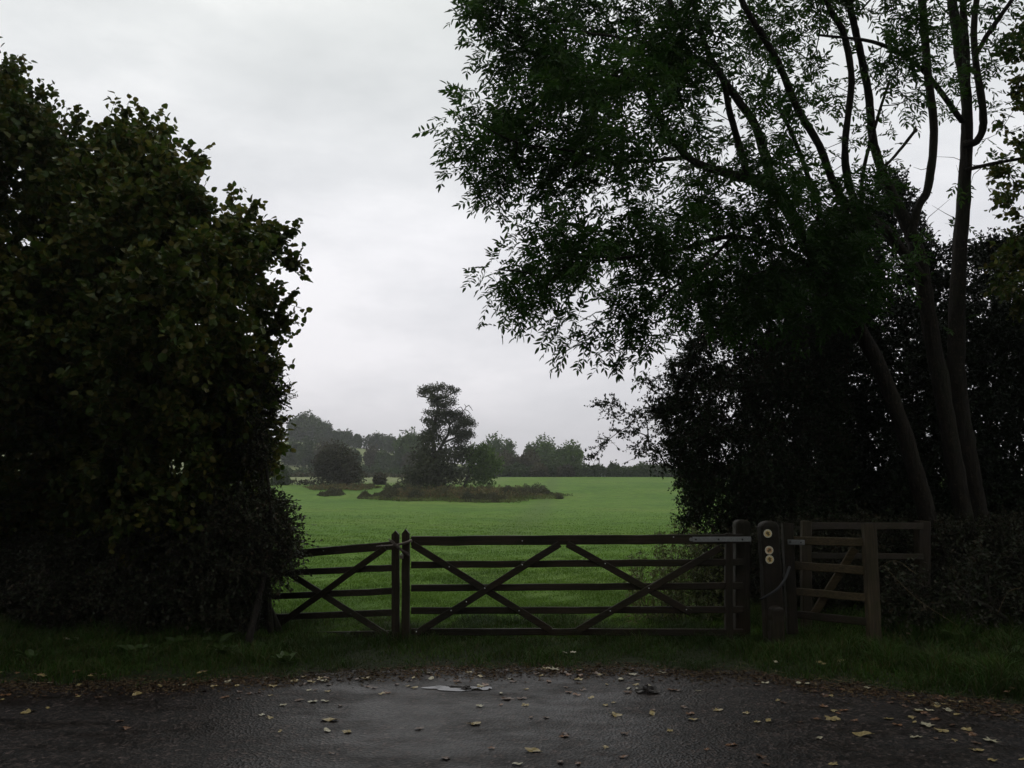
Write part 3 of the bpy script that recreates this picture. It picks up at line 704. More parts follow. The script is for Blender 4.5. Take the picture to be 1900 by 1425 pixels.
bush('hazel_shrub', 'tallest hazel shrub cut off by the left edge of the picture', 'shrub', pl1, 10.6, 1.7, 1900, 6, .3, 8, .08, .068, T_ROUND, 'hazel_leaf', (-60, 1170), 31, sprig=12, lean=1.6, inset=30, clus=4,
     extra=Pn(np.array([12., 20, 70, 60, 78, 5]), np.array([135., 165, 178, 195, 238, 190]), np.array([10., 10.1, 10.1, 10.2, 10.2, 10.])))
pl2 = [(118,300),(135,275),(200,290),(220,250),(290,280),(340,305),(335,345),(385,380),(425,430),(490,455),(465,480),(510,505),(460,545),(495,590),(475,640),(470,720),(480,770),(475,850),(470,950),(470,1160),(90,1170),(60,900),(60,500)]
bush('hazel_shrub', 'broad olive-brown hazel shrub right of the tallest one, sprigs against the sky', 'shrub', pl2, 10.1, 1.4, 1800, 6, .27, 8, .078, .066, T_ROUND, 'hazel_leaf', (250, 1170), 32, sprig=26, lean=1.6, inset=30, clus=4,
     holes=[(392,378,26,20,1),(462,500,34,16,1),(262,262,14,22,1),(165,285,20,24,1),(322,300,12,22,1),(470,560,26,12,1),(430,430,16,18,1),(110,380,14,30,.9),(430,530,18,10,.8),(370,605,12,12,.9),(395,590,16,9,.9),(110,310,12,20,.9),(440,600,14,14,.6)],
     extra=Pn(np.array([232., 228, 225, 215, 122, 128, 360, 366, 535, 528, 520, 540, 535, 525, 515, 525]), np.array([212., 228, 245, 262, 255, 275, 290, 305, 440, 490, 452, 492, 495, 560, 600, 610]), np.full(16, 9.9)))
pl3 = [(440,650),(500,660),(520,700),(528,750),(505,800),(500,880),(450,900),(410,800)]
bush('elder_shrub', 'fine-leaved shrub poking out under the hazel sprigs', 'shrub', pl3, 9.9, .5, 260, 5, .2, 6, .045, .025, T_LENS, 'bramble_leaf', (460, 1150), 33, spread=.8)
pl4 = [(430,900),(500,890),(532,940),(552,985),(558,1025),(535,1065),(480,1100),(450,1160),(360,1175),(200,1175),(0,1180),(0,1000),(300,950)]
bush('bramble_bush', 'arching bramble mound swallowing the end of the left gate leaf', 'shrub', pl4, 9.75, .55, 1500, 6, .26, 7, .042, .024, T_LENS, 'bramble_leaf', (460, 1170), 34, up=.05, droop=.35, wig=.15)

# ------------------------------------------------------------------ right hand thicket
pr1 = [(1275,610),(1262,660),(1240,720),(1215,760),(1225,800),(1245,850),(1268,880),(1268,940),(1275,975),(1310,985),(1360,1000),(1370,1110),(1560,1140),(1580,600),(1530,500),(1450,480),(1380,500),(1320,560)]
exx = [(1115,753,12),(1130,748,12),(1145,750,12),(1160,765,12),(1175,770,12),(1190,768,12),(1168,790,12),(1150,800,11.9),(1130,815,11.9),(1118,828,11.8),(1104,845,11.8),(1180,800,12),(1182,825,12),(1200,780,12),(1203,810,12),(1205,835,12),(1188,845,12),(1195,705,12.2),(1205,712,12.2),(1225,722,12.2),(1240,735,12.2),(1222,742,12.2),(1230,770,12.1),(1222,850,12.1),(1235,862,12.1),(1240,620,12.2),(1255,615,12.2),(1270,612,12.2),(1272,900,12),(1266,960,12),(1225,700,12.2),(1210,745,12.2),(1140,775,12),(1220,835,12.1)]
bush('hawthorn', 'hawthorn with small reddish leaves hanging over the field behind the long hinge strap', 'shrub', pr1, 12.3, 1.2, 2300, 8, .22, 9, .046, .032, T_DIA, 'thorn_leaf', (1430, 1100), 41, sprig=14,
     holes=[(1340,650,20,30,.8),(1360,740,16,14,.8),(1420,800,14,14,.6)], extra=Pn(*[np.array(q, float) for q in zip(*exx)]), droop=.25, outb=.5)
pr2 = [(1500,560),(1510,440),(1560,370),(1600,390),(1640,310),(1700,335),(1725,420),(1750,460),(1830,440),(1990,430),(2200,500),(2200,1180),(1540,1160)]
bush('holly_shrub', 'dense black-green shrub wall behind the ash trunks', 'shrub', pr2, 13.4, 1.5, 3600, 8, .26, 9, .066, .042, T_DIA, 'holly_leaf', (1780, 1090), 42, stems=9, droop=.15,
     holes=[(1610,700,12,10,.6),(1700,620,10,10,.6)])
pr3 = [(1905,30),(1870,60),(1850,110),(1880,150),(1845,200),(1870,260),(1850,300),(1845,360),(1875,420),(1850,470),(1830,520),(1900,600),(2200,700),(2300,200),(2150,-100),(1950,-100)]
bush('hazel_shrub', 'hazel with rounded leaves entering from the right edge beside the ash', 'shrub', pr3, 11.2, 1.0, 520, 6, .26, 7, .075, .055, T_ROUND, 'hazel_leaf', (2080, 1120), 43)
pr4 = [(1275,1000),(1330,990),(1440,960),(1560,950),(1700,960),(2050,950),(2050,1160),(1640,1150),(1480,1150),(1300,1110)]
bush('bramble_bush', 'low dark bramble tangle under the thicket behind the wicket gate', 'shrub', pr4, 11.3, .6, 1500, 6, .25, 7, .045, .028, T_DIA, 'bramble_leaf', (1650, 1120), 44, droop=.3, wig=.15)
pr5 = [(1650,1060),(1690,1035),(1720,1080),(1780,1050),(1820,1000),(1860,1060),(1900,1010),(2000,980),(2060,1240),(1900,1235),(1780,1215),(1700,1190),(1645,1140)]
bush('bramble_bush', 'ragged bramble and nettle clump at the foot of the ash trunks', 'shrub', pr5, 9.5, .7, 460, 6, .28, 6, .05, .028, T_LENS, 'bramble_leaf', (1820, 1160), 45, sprig=0, k=.8, droop=.35, wig=.2)
pr6 = [(1400,640),(1500,600),(1620,560),(1800,560),(2300,560),(2300,1140),(1380,1140),(1370,900)]
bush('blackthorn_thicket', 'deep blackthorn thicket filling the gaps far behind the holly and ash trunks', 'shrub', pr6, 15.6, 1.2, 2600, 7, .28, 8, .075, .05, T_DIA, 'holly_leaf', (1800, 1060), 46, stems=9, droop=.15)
# seed-headed weeds just behind the long gate
def weed(px, top, D, seed, name='dock_weed'):
    rg = np.random.default_rng(seed); b = P(px, 1100, D); x = b.x; g = gz(x, D); t = P(px+rg.normal()*9, top, D)
    root = empty(name, (x, D, g), 'tall weed gone to seed behind the right half of the long gate', 'weed', 'weeds behind the long gate')
    p = smooth_poly([[x, D, g-.02], [(x+t.x)/2+rg.normal()*.08, D, (g+t.z)/2], list(t)], 6); w = Acc(); tube(w, p, np.linspace(.006, .002, len(p)), 5); w.build('stalk', M['bramble_leaf'], root)
    lf = Acc(); n = int(230*(t.z-g)); tt = rg.random(n)**.8; q = p[(tt*(len(p)-1)).astype(int)]
    leaves(lf, q+rg.normal(size=(n, 3))*[.05, .05, .02], nrm(rg.normal(size=(n, 3))+[0, 0, .1]), nrm(rg.normal(size=(n, 3))*.6+[0, 0, 1]), rg.uniform(.04, .11, n)*(1.25-tt), rg.uniform(.014, .032, n), T_LENS)
    n = 60; tt = rg.uniform(.72, 1.0, n); q = p[(tt*(len(p)-1)).astype(int)]+rg.normal(size=(n, 3))*.012
    leaves(lf, q, rdir(n, rg), rdir(n, rg), .02, .012, T_DIA); lf.build('leaves', M['weed_leaf'], root)
for i, (px, top) in enumerate([(1182,1022),(1195,1015),(1207,1030),(1218,1008),(1228,975),(1237,985),(1246,1010),(1256,962),(1268,965),(1262,1005),(1275,1000),(1286,975),(1298,990),(1310,985),(1322,1000),(1335,990),(1240,1040),(1215,1045),(1290,1040),(1310,1045),(1345,1030)]):
    weed(px, top, 10.4+(i*37 % 10)*.1, 60+i)

# ------------------------------------------------------------------ the tree and scrub in the field
def clump_cloud(lf, ell, rg, dens, L, T=T_DIA, flat=True, spr=2.6):
    """ell: rows (px,py,rx,ry,D) -> leaf faces through flattened ellipsoids with lumpy sub-clumps"""
    for (px, py, rx, ry, D) in ell:
        c = np.array(P(px, py, D)); a_ = rx*D/F; b_ = ry*D/F; dp = min(max(a_*.9, b_), a_*1.1+.3)
        nb = max(5, int(a_*b_*4/(L*L)*.16*dens)); sub = rdir(nb, rg)*rg.uniform(.35, 1., nb)[:, None]**.5*np.array([a_, dp, b_])*.85
        if flat: sub[:, 2] = np.where(sub[:, 2] < 0, sub[:, 2]*.75, sub[:, 2])
        per = 26; B = np.repeat(sub, per, 0)+rdir(nb*per, rg)*rg.random((nb*per, 1))**.5*L*spr*np.array([1.2, 1.2, .7])
        n = len(B); leaves(lf, c+B, nrm(rdir(n, rg)+np.array([0, 0, -.15])), nrm(np.array([0, 0, .8])+rdir(n, rg)), L*rg.uniform(.6, 1.3, n), L*.7*rg.uniform(.6, 1.2, n), T)
rg = np.random.default_rng(77); DT = 95.
LT = empty('oak_tree', P(812, 915, DT), 'lone ragged stag-headed tree standing in the scrub island of the field', 'tree')
EL = [(785,728,12,9),(800,722,14,9),(818,720,12,8),(834,724,10,7),(845,727,6,7),(815,735,22,9),(806,745,12,8),(838,746,8,9),(825,752,12,7),(812,752,12,7),
      (795,764,8,5),(792,780,9,6),(797,786,8,8),(815,768,22,10),(835,770,18,10),(850,772,16,12),(866,779,10,10),(872,787,7,8),(812,785,14,11),(806,798,12,10),(826,782,14,8),(846,790,12,8),(858,784,12,8),
      (838,800,14,8),(852,803,14,8),(864,802,10,8),(875,786,5,5),(800,803,10,6),(797,812,18,12),(815,812,8,10),(868,808,9,8),(874,806,5,6),(860,815,14,7),(850,818,12,6),(788,802,7,5)]
LOW = [(800,835,28,20),(785,850,25,20),(810,862,35,25),(780,880,32,20),(820,885,32,20),(840,850,25,20),(850,835,20,12),(762,895,20,12),(800,898,35,14),(850,885,22,14)]
LOW2 = [(875,835,22,14),(895,838,18,14),(905,858,22,20),(885,865,24,20),(915,870,15,18),(870,850,20,18),(895,882,20,12),(880,893,8,10),(905,895,7,10)]
lf = Acc(); jit = lambda E, D0, s: [(a, b, c, d, D0+rg.uniform(-s, s)) for a, b, c, d in E]
clump_cloud(lf, jit(EL, DT, .8), rg, 3.2, .2, spr=2.7); clump_cloud(lf, jit(LOW, DT, 1.5), rg, 2.6, .36)
lf.build('crown', M['lone_leaf'], LT)
w = Acc(); LS = []
for rows in [[(815,918,DT,7),(812,880,DT,6),(806,840,DT,5),(803,810,DT,4),(807,785,DT,3.2),(812,760,DT,2.6),(812,740,DT,2),(800,728,DT,1.2)],
             [(808,850,DT,4),(822,822,DT,3),(832,805,DT,2.4),(836,785,DT,1.8),(850,775,DT,1.3)], [(822,822,DT,2.2),(845,812,DT,1.8),(865,805,DT,1.2)],
             [(803,806,DT,2),(796,795,DT,1.4),(790,782,DT,1)],[(812,742,DT,1.4),(830,735,DT,1.1),(842,727,DT,.8)],[(808,742,DT,1.4),(792,738,DT,1),(780,735,DT,.8)],
             [(812,765,DT,1.3),(820,757,DT,1.1),(836,752,DT,.8)]]:
    s = smooth_poly(rows, 4); pts = Pn(s[:, 0], s[:, 1], s[:, 2]); tube(w, pts, s[:, 3]*DT/F, 7); LS.append(pts)
w.build('trunk', M['bark_dark'], LT)
w = Acc(); tube(w, [P(836,785,DT), P(850,778,DT), P(856,768,DT), P(862,760,DT)], [.07,.06,.05,.04], 5); tp = [(855,755),(862,750),(870,752),(874,757),(877,762),(868,762),(860,762),(850,757),(866,770),(873,768),(855,766),(845,762)]
grow(w, [smooth_poly([list(P(850,778,DT)), list(P(856,768,DT)), list(P(862,760,DT))], 4)], np.array([P(a_, b_, DT+rg.uniform(-.5, .5)) for a_, b_ in tp]), rg, .3, .03, 4, .1, .12)
o = w.build('dead_branch', M['bark'], LT); o['label'] = 'bare leafless twigs sticking out above the right side of the crown'
OT = empty('oak_tree', P(893, 912, 99), 'wide low dark-green tree leaning out right of the lone ragged tree', 'tree')
lf = Acc(); clump_cloud(lf, jit(LOW2, 99., 1.5), rg, 2.6, .38); lf.build('crown', M['far_oak'], OT)
w = Acc(); tube(w, [P(862, 905, 99), P(872, 870, 99), P(885, 845, 99)], [.25, .18, .1], 7); tube(w, [P(872, 870, 99), P(900, 865, 99), P(915, 868, 99)], [.15, .1, .05], 6); w.build('trunk', M['bark_dark'], OT)

# distant trees and bushes:  px centre, top py, half width px, D, material, base py(optional), label
def far_tree(px, top, hw, D, m, label, seed, name='tree', cat='tree', group='trees on the skyline', trunk=True, L=None, bottom=None):
    rg = np.random.default_rng(seed); c = P(px, 880, D); g = gz(c.x, D); tz = P(px, top, D).z; H = max(tz-g, .8)
    root = empty(name, (c.x, D, g), label, cat, group); a_ = hw*D/F*(1.2 if D > 150 else 1.02)
    L = L or .0026*D; lf = Acc(); nb = int(34+a_*H*1.6)
    lo = .12 if cat == 'tree' and trunk else 0.02
    # lobes over a half-buried ellipsoid
    lob = [(0, 0, H*.45, .5*min(a_, H*.8)), (a_*.35, 0, H*.4, .42*min(a_, H)), (-a_*.35, 0, H*.4, .42*min(a_, H))]
    for q in (.25, .42, .6, .76): lob.append((rg.normal()*.08*a_, 0, H*q, min(a_*(1.05-.45*q), H*.3)))
    for q in (-.6, .6, -.3, .3): lob.append((q*a_, 0, H*.2, min(.5*a_, H*.28)))
    for i in range(int(22+6*max(0, a_/H-1))):
        d = rdir(1, rg)[0]; r = rg.uniform(.24, .42)*min(a_, H*.8); k_ = rg.uniform(.75, 1.0)
        z = H*.5+d[2]*(H*.5-r)*k_; ww = 1-.12*max(0, -d[2])
        lob.append((d[0]*(a_-r)*k_*ww, d[1]*a_*.75, z, r))
    for (x, y, z, r) in lob:
        n = int(min(max(60, 16*r*r/(L*L)), 3500))
        d = rdir(n, rg); rr = r*(rg.random(n)**.33)*(1+.18*np.sin(d[:, 0]*7+x)*np.sin(d[:, 2]*6+z))
        q = np.array([c.x+x, D+y, g+z])+d*rr[:, None]; q = q[q[:, 2] > g-.1]; n = len(q)
        leaves(lf, q, rdir(n, rg), nrm(rdir(n, rg)+[0, 0, .5]), L*rg.uniform(.6, 1.4, n), L*.8*rg.uniform(.6, 1.2, n), T_DIA)
    lf.build('crown' if cat == 'tree' else 'foliage', M[m], root)
    if trunk:
        w = Acc(); tube(w, [(c.x, D, g-.2), (c.x+.1, D, g+H*.35), (c.x, D, g+H*.7)], [.05*H*.6, .04*H*.6, .015*H], 7)
        for s in range(4):
            an = s*1.7+seed; e = (c.x+math.cos(an)*a_*.5, D+math.sin(an)*a_*.5, g+H*(.55+.08*s)); tube(w, [(c.x+.05, D, g+H*.3), e], [.02*H, .006*H], 5)
        w.build('trunk', M['bark_dark'], root)
    return root
FT = [ # skyline trees
 (566,765,32,345,'far_dark','rounded wood-edge tree crowning the hill at far left'),(600,782,16,335,'far_dark','tree stepping down the hill from the leftmost crown'),
 (548,775,18,350,'far_dark','hill tree half hidden behind the left hedge'),
 (624,798,13,330,'far_dark','small round tree third down the hill crest'),(643,797,10,328,'far_dark','tiny round tree on the hill crest, fourth from the left'),(661,805,8,325,'far_dark','smallest ball-shaped tree on the hill crest'),
 (698,803,31,330,'far_dark','wide low wood on the hill behind the pale meadow'),(725,808,14,320,'far_dark','right shoulder of the hill wood left of the pale round oak'),
 (757,799,28,235,'far_oak','pale green round oak just left of the lone tree'),(785,806,14,240,'far_dark','dark tree peeping out left behind the lone tree'),
 (912,808,28,215,'far_oak','flat-topped misty oak right behind the lone tree'),(943,812,18,212,'far_oak','misty oak sloping down towards the gap in the treeline'),
 (1006,810,27,205,'far_oak','misty pale tree in the middle of the right treeline'),(980,822,8,208,'far_oak','little upright tree left of the misty pale tree'),(1062,820,25,172,'far_oak','square-shouldered green tree at the right end of the treeline'),(1040,826,14,178,'far_oak','narrow tree wedged between the two large trees of the right treeline')]
for i, (px, top, hw, D, m, lab) in enumerate(FT): far_tree(px, top, hw, D, m, lab, 200+i)
FB = [ # hedge trees and bushes
 (540,815,22,250,'far_dark','dark hedge bush against the left hedge, below the hill trees'),(572,812,20,245,'far_dark','hedge bush below the tallest hill tree'),(603,815,20,240,'far_bronze','bronze hedge bush behind the big round bush'),(632,822,16,242,'far_dark','hedge bush just right of the bronze one'),
 (655,832,14,245,'far_dark','low hedge bush under the pale hill meadow'),(690,826,16,240,'far_bronze','bronze hedge tree left of centre under the hill wood'),(712,836,18,236,'far_dark','dark hedge bush under the hill wood'),(738,838,18,232,'far_dark','dark hedge bush at the foot of the pale round oak'),(765,836,18,230,'far_bronze','bronze bush at the left foot of the lone tree'),
 (627,820,50,110,'far_bronze','big round bronze bush alone at the edge of the field'),(652,866,24,112,'far_dark','dark right flank of the big round bush'),(520,868,20,112,'far_dark','bush at the field edge touching the left hedge'),(705,878,13,112,'far_bronze','small bush between the big round bush and the lone tree'),
 (935,836,20,190,'far_bronze','bronze bush right of the wide low tree'),(958,845,16,178,'far_bronze','bronze bush in the gap of the right treeline'),(984,834,22,165,'far_bronze','tall bronze thorn in front of the misty pale tree'),(1022,847,23,155,'far_dark','dark round thorn in front of the right treeline'),
 (1000,860,16,152,'far_bronze','low bush at the left foot of the dark round thorn'),(1050,862,16,152,'far_bronze','low bush at the right foot of the dark round thorn'),(970,866,14,154,'far_dark','low bush at the field corner'),(943,868,16,156,'far_dark','low bush nearest the wide low tree'),
 (1140,857,11,158,'far_dark','pointed bush standing up from the right hedge'),(1205,862,26,158,'far_dark','rounded bush at the right end of the far hedge'),(1168,867,12,240,'far_dark','tiny distant bush peeping over the right hedge'),(1100,864,10,230,'far_oak','tiny pale distant bush near the wooden pole'),(1240,862,22,150,'far_dark','bush where the far hedge meets the hawthorn')]
for i, (px, top, hw, D, m, lab) in enumerate(FB): far_tree(px, top, hw, D, m, lab, 300+i, 'bush', 'bush', 'hedge bushes round the field', False)
# hedges (long clipped lines)
def hedge(pts, H, Wd, m, label, seed, L=.45):
    rg = np.random.default_rng(seed); lf = Acc(); pts = np.array(pts, float)
    for a_, b_ in zip(pts[:-1], pts[1:]):
        ln = np.linalg.norm(b_-a_); n = int(ln*H*Wd*6/(L*L)*1.3); t = rg.random(n); q = a_+(b_-a_)*t[:, None]
        s = nrm(np.array([b_[1]-a_[1], a_[0]-b_[0]])); q = q+s*(rg.uniform(-1, 1, n)*Wd/2)[:, None]
        hh = H*(1+.22*np.sin(q[:, 0]*.55+seed)+.15*np.sin(q[:, 0]*1.7)); z = ground(q[:, 0], q[:, 1])+hh*rg.random(n)**.7
        Pp = np.column_stack([q, z]); leaves(lf, Pp, rdir(n, rg), nrm(rdir(n, rg)+[0, 0, .5]), L*rg.uniform(.6, 1.3, n), L*.7, T_DIA)
    c = pts.mean(0); o = lf.build('hedge', M[m], origin=(c[0], c[1], gz(*c))); tag(o, label, 'hedge')
hedge([(-2, 157), (12, 153), (22, 152), (34, 151), (60, 148)], 1.9, 2.4, 'far_dark', 'long low hedge closing the right side of the field', 1)
hedge([(-75, 210), (-40, 205), (-18, 203), (0, 200)], 2.2, 3, 'far_dark', 'hedge at the foot of the hill behind the paler meadow', 2, .6)
hedge([(-45, 150), (-25, 146), (-12, 142)], .6, 1.4, 'far_bronze', 'thin bronze hedge line crossing the paler meadow', 3)
hedge([(-60, 116), (-30, 113), (-25, 111)], .5, 1.4, 'far_bronze', 'low ragged hedge at the near edge of the paler meadow', 4, .35)
hedge([(-10, 275), (15, 265), (60, 262), (120, 262)], 3, 4, 'far_dark', 'faint far hedge beyond the right side of the field', 5, .8)
# wooden pole
p = P(1112, 880, 190); PO = Acc(); g = gz(p.x, 190); tube(PO, [(p.x, 190, g), (p.x, 190, P(1112, 850, 190).z)], [.14, .1], 8)
tag(PO.build('utility_pole', M['bark_dark'], origin=(p.x, 190, g)), 'thin distant wooden pole above the right hedge', 'pole')
# scrub island
def scrub(px0, px1, pyt, pyb, D0, D1, m, label, seed, H=.9, n=9000, L=.2, kind=None, name='scrub', cat='scrub'):
    rg = np.random.default_rng(seed); lf = Acc(); x0, x1 = (px0-950)/F*D0, (px1-950)/F*D0; cx, cy = (x0+x1)/2, (D0+D1)/2; rx, ry = (x1-x0)/2, (D1-D0)/2
    a_ = rg.uniform(0, 2*PI, n); r = np.sqrt(rg.random(n))*(1+.1*np.sin(a_*5+seed)+.08*np.sin(a_*11)+.06*np.sin(a_*23+2)+.05*np.sin(a_*47)); x = cx+np.cos(a_)*r*rx; y = cy+np.sin(a_)*r*ry
    lump = .6+.35*np.sin(x*.8+seed)*np.sin(y*.7)+.35*np.sin(x*2.1+1)*np.cos(y*1.9+seed)+.2*np.sin(x*5.3+y); hh = np.maximum(.12, H*lump*np.sqrt(np.maximum(.03, 1-np.minimum(r, 1)**3)))
    z = ground(x, y)+hh*rg.random(n)**.6
    d = nrm(rg.normal(size=(n, 3))*np.array([.5, .5, .35])+[0, 0, .55]) if m in ('bracken', 'rough') else rdir(n, rg)
    leaves(lf, np.column_stack([x, y, z]), d, rdir(n, rg), L*rg.uniform(.5, 1.5, n), L*.5*rg.uniform(.5, 1.2, n), T_DIA)
    tag(lf.build(name, M[m], origin=(cx, cy, gz(cx, cy))), label, cat, kind=kind)
scrub(690, 1020, 898, 930, 80, 97, 'bracken', 'rust-brown dying bracken and dead stems filling the scrub island', 1, .95, 30000, .22, 'stuff', 'bracken', 'bracken')
scrub(850, 948, 915, 932, 78, 82, 'scrub', 'dark green bramble mound at the front of the scrub island', 2, .95, 7000, .17, name='bramble_bush', cat='bush')
scrub(955, 1028, 900, 915, 86, 94, 'scrub', 'dark bramble mound at the right tip of the scrub island', 3, 1.2, 7000, .18, name='bramble_bush', cat='bush')
scrub(586, 630, 905, 918, 88, 93, 'scrub', 'small dark bramble clump left of the scrub island', 4, .7, 2600, .17, name='bramble_bush', cat='bush')
scrub(690, 790, 895, 920, 86, 95, 'scrub', 'bramble mound at the left end of the scrub island', 5, 1.3, 8000, .2, name='bramble_bush', cat='bush')
for i_, (a0_, a1_, d0_, d1_, h_, lb_) in enumerate([(700,735,82,87,1.3,'small bramble hump near the left end of the scrub island'),(752,790,81,85,1.0,'bramble hump in front of the lone tree, left of centre'),(800,835,84,88,1.2,'bramble hump right in front of the lone tree trunk'),(868,905,86,91,1.3,'bramble hump behind the long front mound of the scrub island'),(925,958,84,88,1.2,'bramble hump between the front mound and the right tip'),(662,690,84,88,.7,'stray bramble tuft off the left end of the scrub island'),(1030,1044,84,86,.5,'stray bramble tuft off the right tip of the scrub island')]):
    scrub(a0_, a1_, 0, 0, d0_, d1_, 'scrub', lb_, 20+i_, h_, 2200, .18, name='bramble_bush', cat='bush')
scrub(672, 1045, 0, 0, 77.5, 99, 'rough', 'rough ungrazed grass fringing the scrub island', 8, .38, 15000, .22, 'stuff', 'rough_grass', 'grass')
scrub(560, 690, 893, 905, 100, 108, 'bracken', 'thin brown bracken fringe below the big round bush', 6, .6, 7000, .2, 'stuff', 'bracken', 'bracken')

# ------------------------------------------------------------------ grass
rg = np.random.default_rng(5)
def blades(acc, x, y, h, w, lean=.45, zoff=0):
    n = len(x); z = ground(x, y)+zoff; a_ = rg.uniform(0, 2*PI, n); s = np.stack([np.cos(a_), np.sin(a_), 0*a_], -1)*(w/2)[:, None]
    ld = rg.normal(size=(n, 3))*lean*h[:, None]; ld[:, 2] = 0
    b = np.stack([x, y, z-.01], -1); m_ = b+np.array([0, 0, 1.])*(h*.55)[:, None]+ld*.35; t = b+np.array([0, 0, 1.])*(h*(1-.25*np.minimum(1, np.linalg.norm(ld, axis=1)/h)))[:, None]+ld
    v = np.stack([b-s, b+s, m_+s*.75, m_-s*.75, t], 1).reshape(-1, 3)
    base = acc.n; i = np.arange(n)[:, None]*5
    acc.addn(v, i+np.array([[0, 1, 2, 3]])); acc.l.append((base+i+np.array([[3, 2, 4]])).ravel()); acc.c.append(np.full(n, 3)); acc.sm.append(np.full(n, False))
def vnoise(x, y): return np.sin(x*2.3+1)*np.sin(y*3.1+.5)+.6*np.sin(x*5.7+y*2.2)+.5*np.sin(x*11.3-y*7.9+2)
g = Acc()
n = 190000; x = rg.uniform(-7.5, 7.5, n); y = rg.uniform(6.2, 10.8, n)
e = road_edge(x); dy = y-e+.18*vnoise(x*1.7, y*2)
side = sstep(np.abs(x+.5), 2.2, 4.2)
keep = (dy > -.03) & (rg.random(n) < np.clip(.3+dy*1.8, 0, 1)); keep &= ~((np.abs(x-3.65) < .45) & (y > 8.4) & (rg.random(n) < .6))
x, y, dy, side = x[keep], y[keep], dy[keep], side[keep]
cl = .75+.35*vnoise(x, y)
h = np.clip((.055+.05*np.clip(dy, 0, 1)+side*.085*np.clip(dy*1.4, 0, 1)+.05*sstep(y, 9.0, 9.4))*np.clip(cl, .35, 1.6)*rg.uniform(.5, 1.4, len(x)), .02, .45)
blades(g, x, y, h, .0045+.004*rg.random(len(x))+.003*side, .5)
tag(g.build('verge_grass', M['grass']), kind='stuff')
g = Acc(); n = 300000; t = rg.random(n)*rg.random(n)*rg.random(n)**.5; y = 9.6+t*62; x = rg.uniform(-.36, .30, n)*y
cl = .8+.25*vnoise(x*.7, y*.7); h = np.clip((.035+.035*rg.random(n))*cl*(1+.5*(y < 11)), .015, .12)*(1+t*.6)
blades(g, x, y, h, (.005+.003*rg.random(n))*(1+t*3), .6)
tag(g.build('field_grass', M['fgrass']), kind='stuff')
# long tufts along both verges
def tuft(x, y, h, n, label, group, m='grass', name='grass_tuft'):
    a_ = Acc(); q = rg.normal(size=(n, 2))*.07; blades(a_, x+q[:, 0], y+q[:, 1], h*rg.uniform(.5, 1.15, n), .006+.004*rg.random(n), .75)
    tag(a_.build(name, M[m], origin=(x, y, gz(x, y))), label, 'grass tuft', group)
for k in range(26):
    x = -rnd.uniform(2.2, 5.2); y = float(road_edge(x))+rnd.uniform(.35, 1.6); tuft(x, y, rnd.uniform(.12, .26), 60, 'long drooping grass tuft on the left verge below the hazels', 'grass tufts on the left verge')
for k in range(30):
    x = rnd.uniform(3.4, 5.8); y = float(road_edge(x))+rnd.uniform(.25, 1.9); tuft(x, y, rnd.uniform(.12, .28), 60, 'long dark grass tuft on the right verge below the ash', 'grass tufts on the right verge')
# broad-leaved docks on the left verge
def dock(px, py, label, seed, size=.16, n=7):
    r = np.random.default_rng(seed)
    for D in np.linspace(6.5, 10, 400):
        q = P(px, py, D)
        if q.z <= gz(q.x, D)+.06: break
    c = np.array([q.x, q.y, gz(q.x, q.y)]); root = empty('dock_plant', c, label, 'plant', 'broad-leaved plants on the verge')
    for k in range(n):
        an = k/n*2*PI+r.uniform(-.4, .4); d = np.array([[math.cos(an), math.sin(an), .55+r.uniform(-.2, .3)]]); lf = Acc()
        p0 = c[None]+[[0, 0, .01]]; leaves(lf, p0+nrm(d)*.03, d, np.array([[0, 0, 1.]])+r.normal(size=(1, 3))*.2, size*r.uniform(.7, 1.2), size*.5, T_ROUND)
        tube(lf, [c, c+nrm(d)[0]*.04], .002, 4); lf.build('leaf', M['dock_leaf'], root)
for i, (px, py) in enumerate([(420,1208),(330,1190),(400,1190),(530,1222),(180,1185),(250,1205),(60,1215),(1700,1115),(1850,1100),(1650,1075),(1780,1180),(1880,1215)]):
    dock(px, py, ('broad-leaved dock rosette in the left verge grass' if px < 900 else 'broad-leaved plant in the dark right verge'), 80+i)
# dead bramble canes arching on the right verge
for i, rows in enumerate([[(1640,1050),(1700,1110),(1760,1150),(1820,1190)],[(1620,1060),(1660,1040),(1700,1065)],[(1850,1140),(1870,1100),(1895,1090)]]):
    a_ = Acc(); tube(a_, smooth_poly([list(P(x_, y_, 9.1-.05*k)) for k, (x_, y_) in enumerate(rows)], 6), .0016, 5)
    tag(a_.build('bramble_cane', M['dry'], origin=P(*rows[0], 9.1)), 'thin dry bramble cane arching over the dark right verge', 'cane', 'dry canes on the right verge')

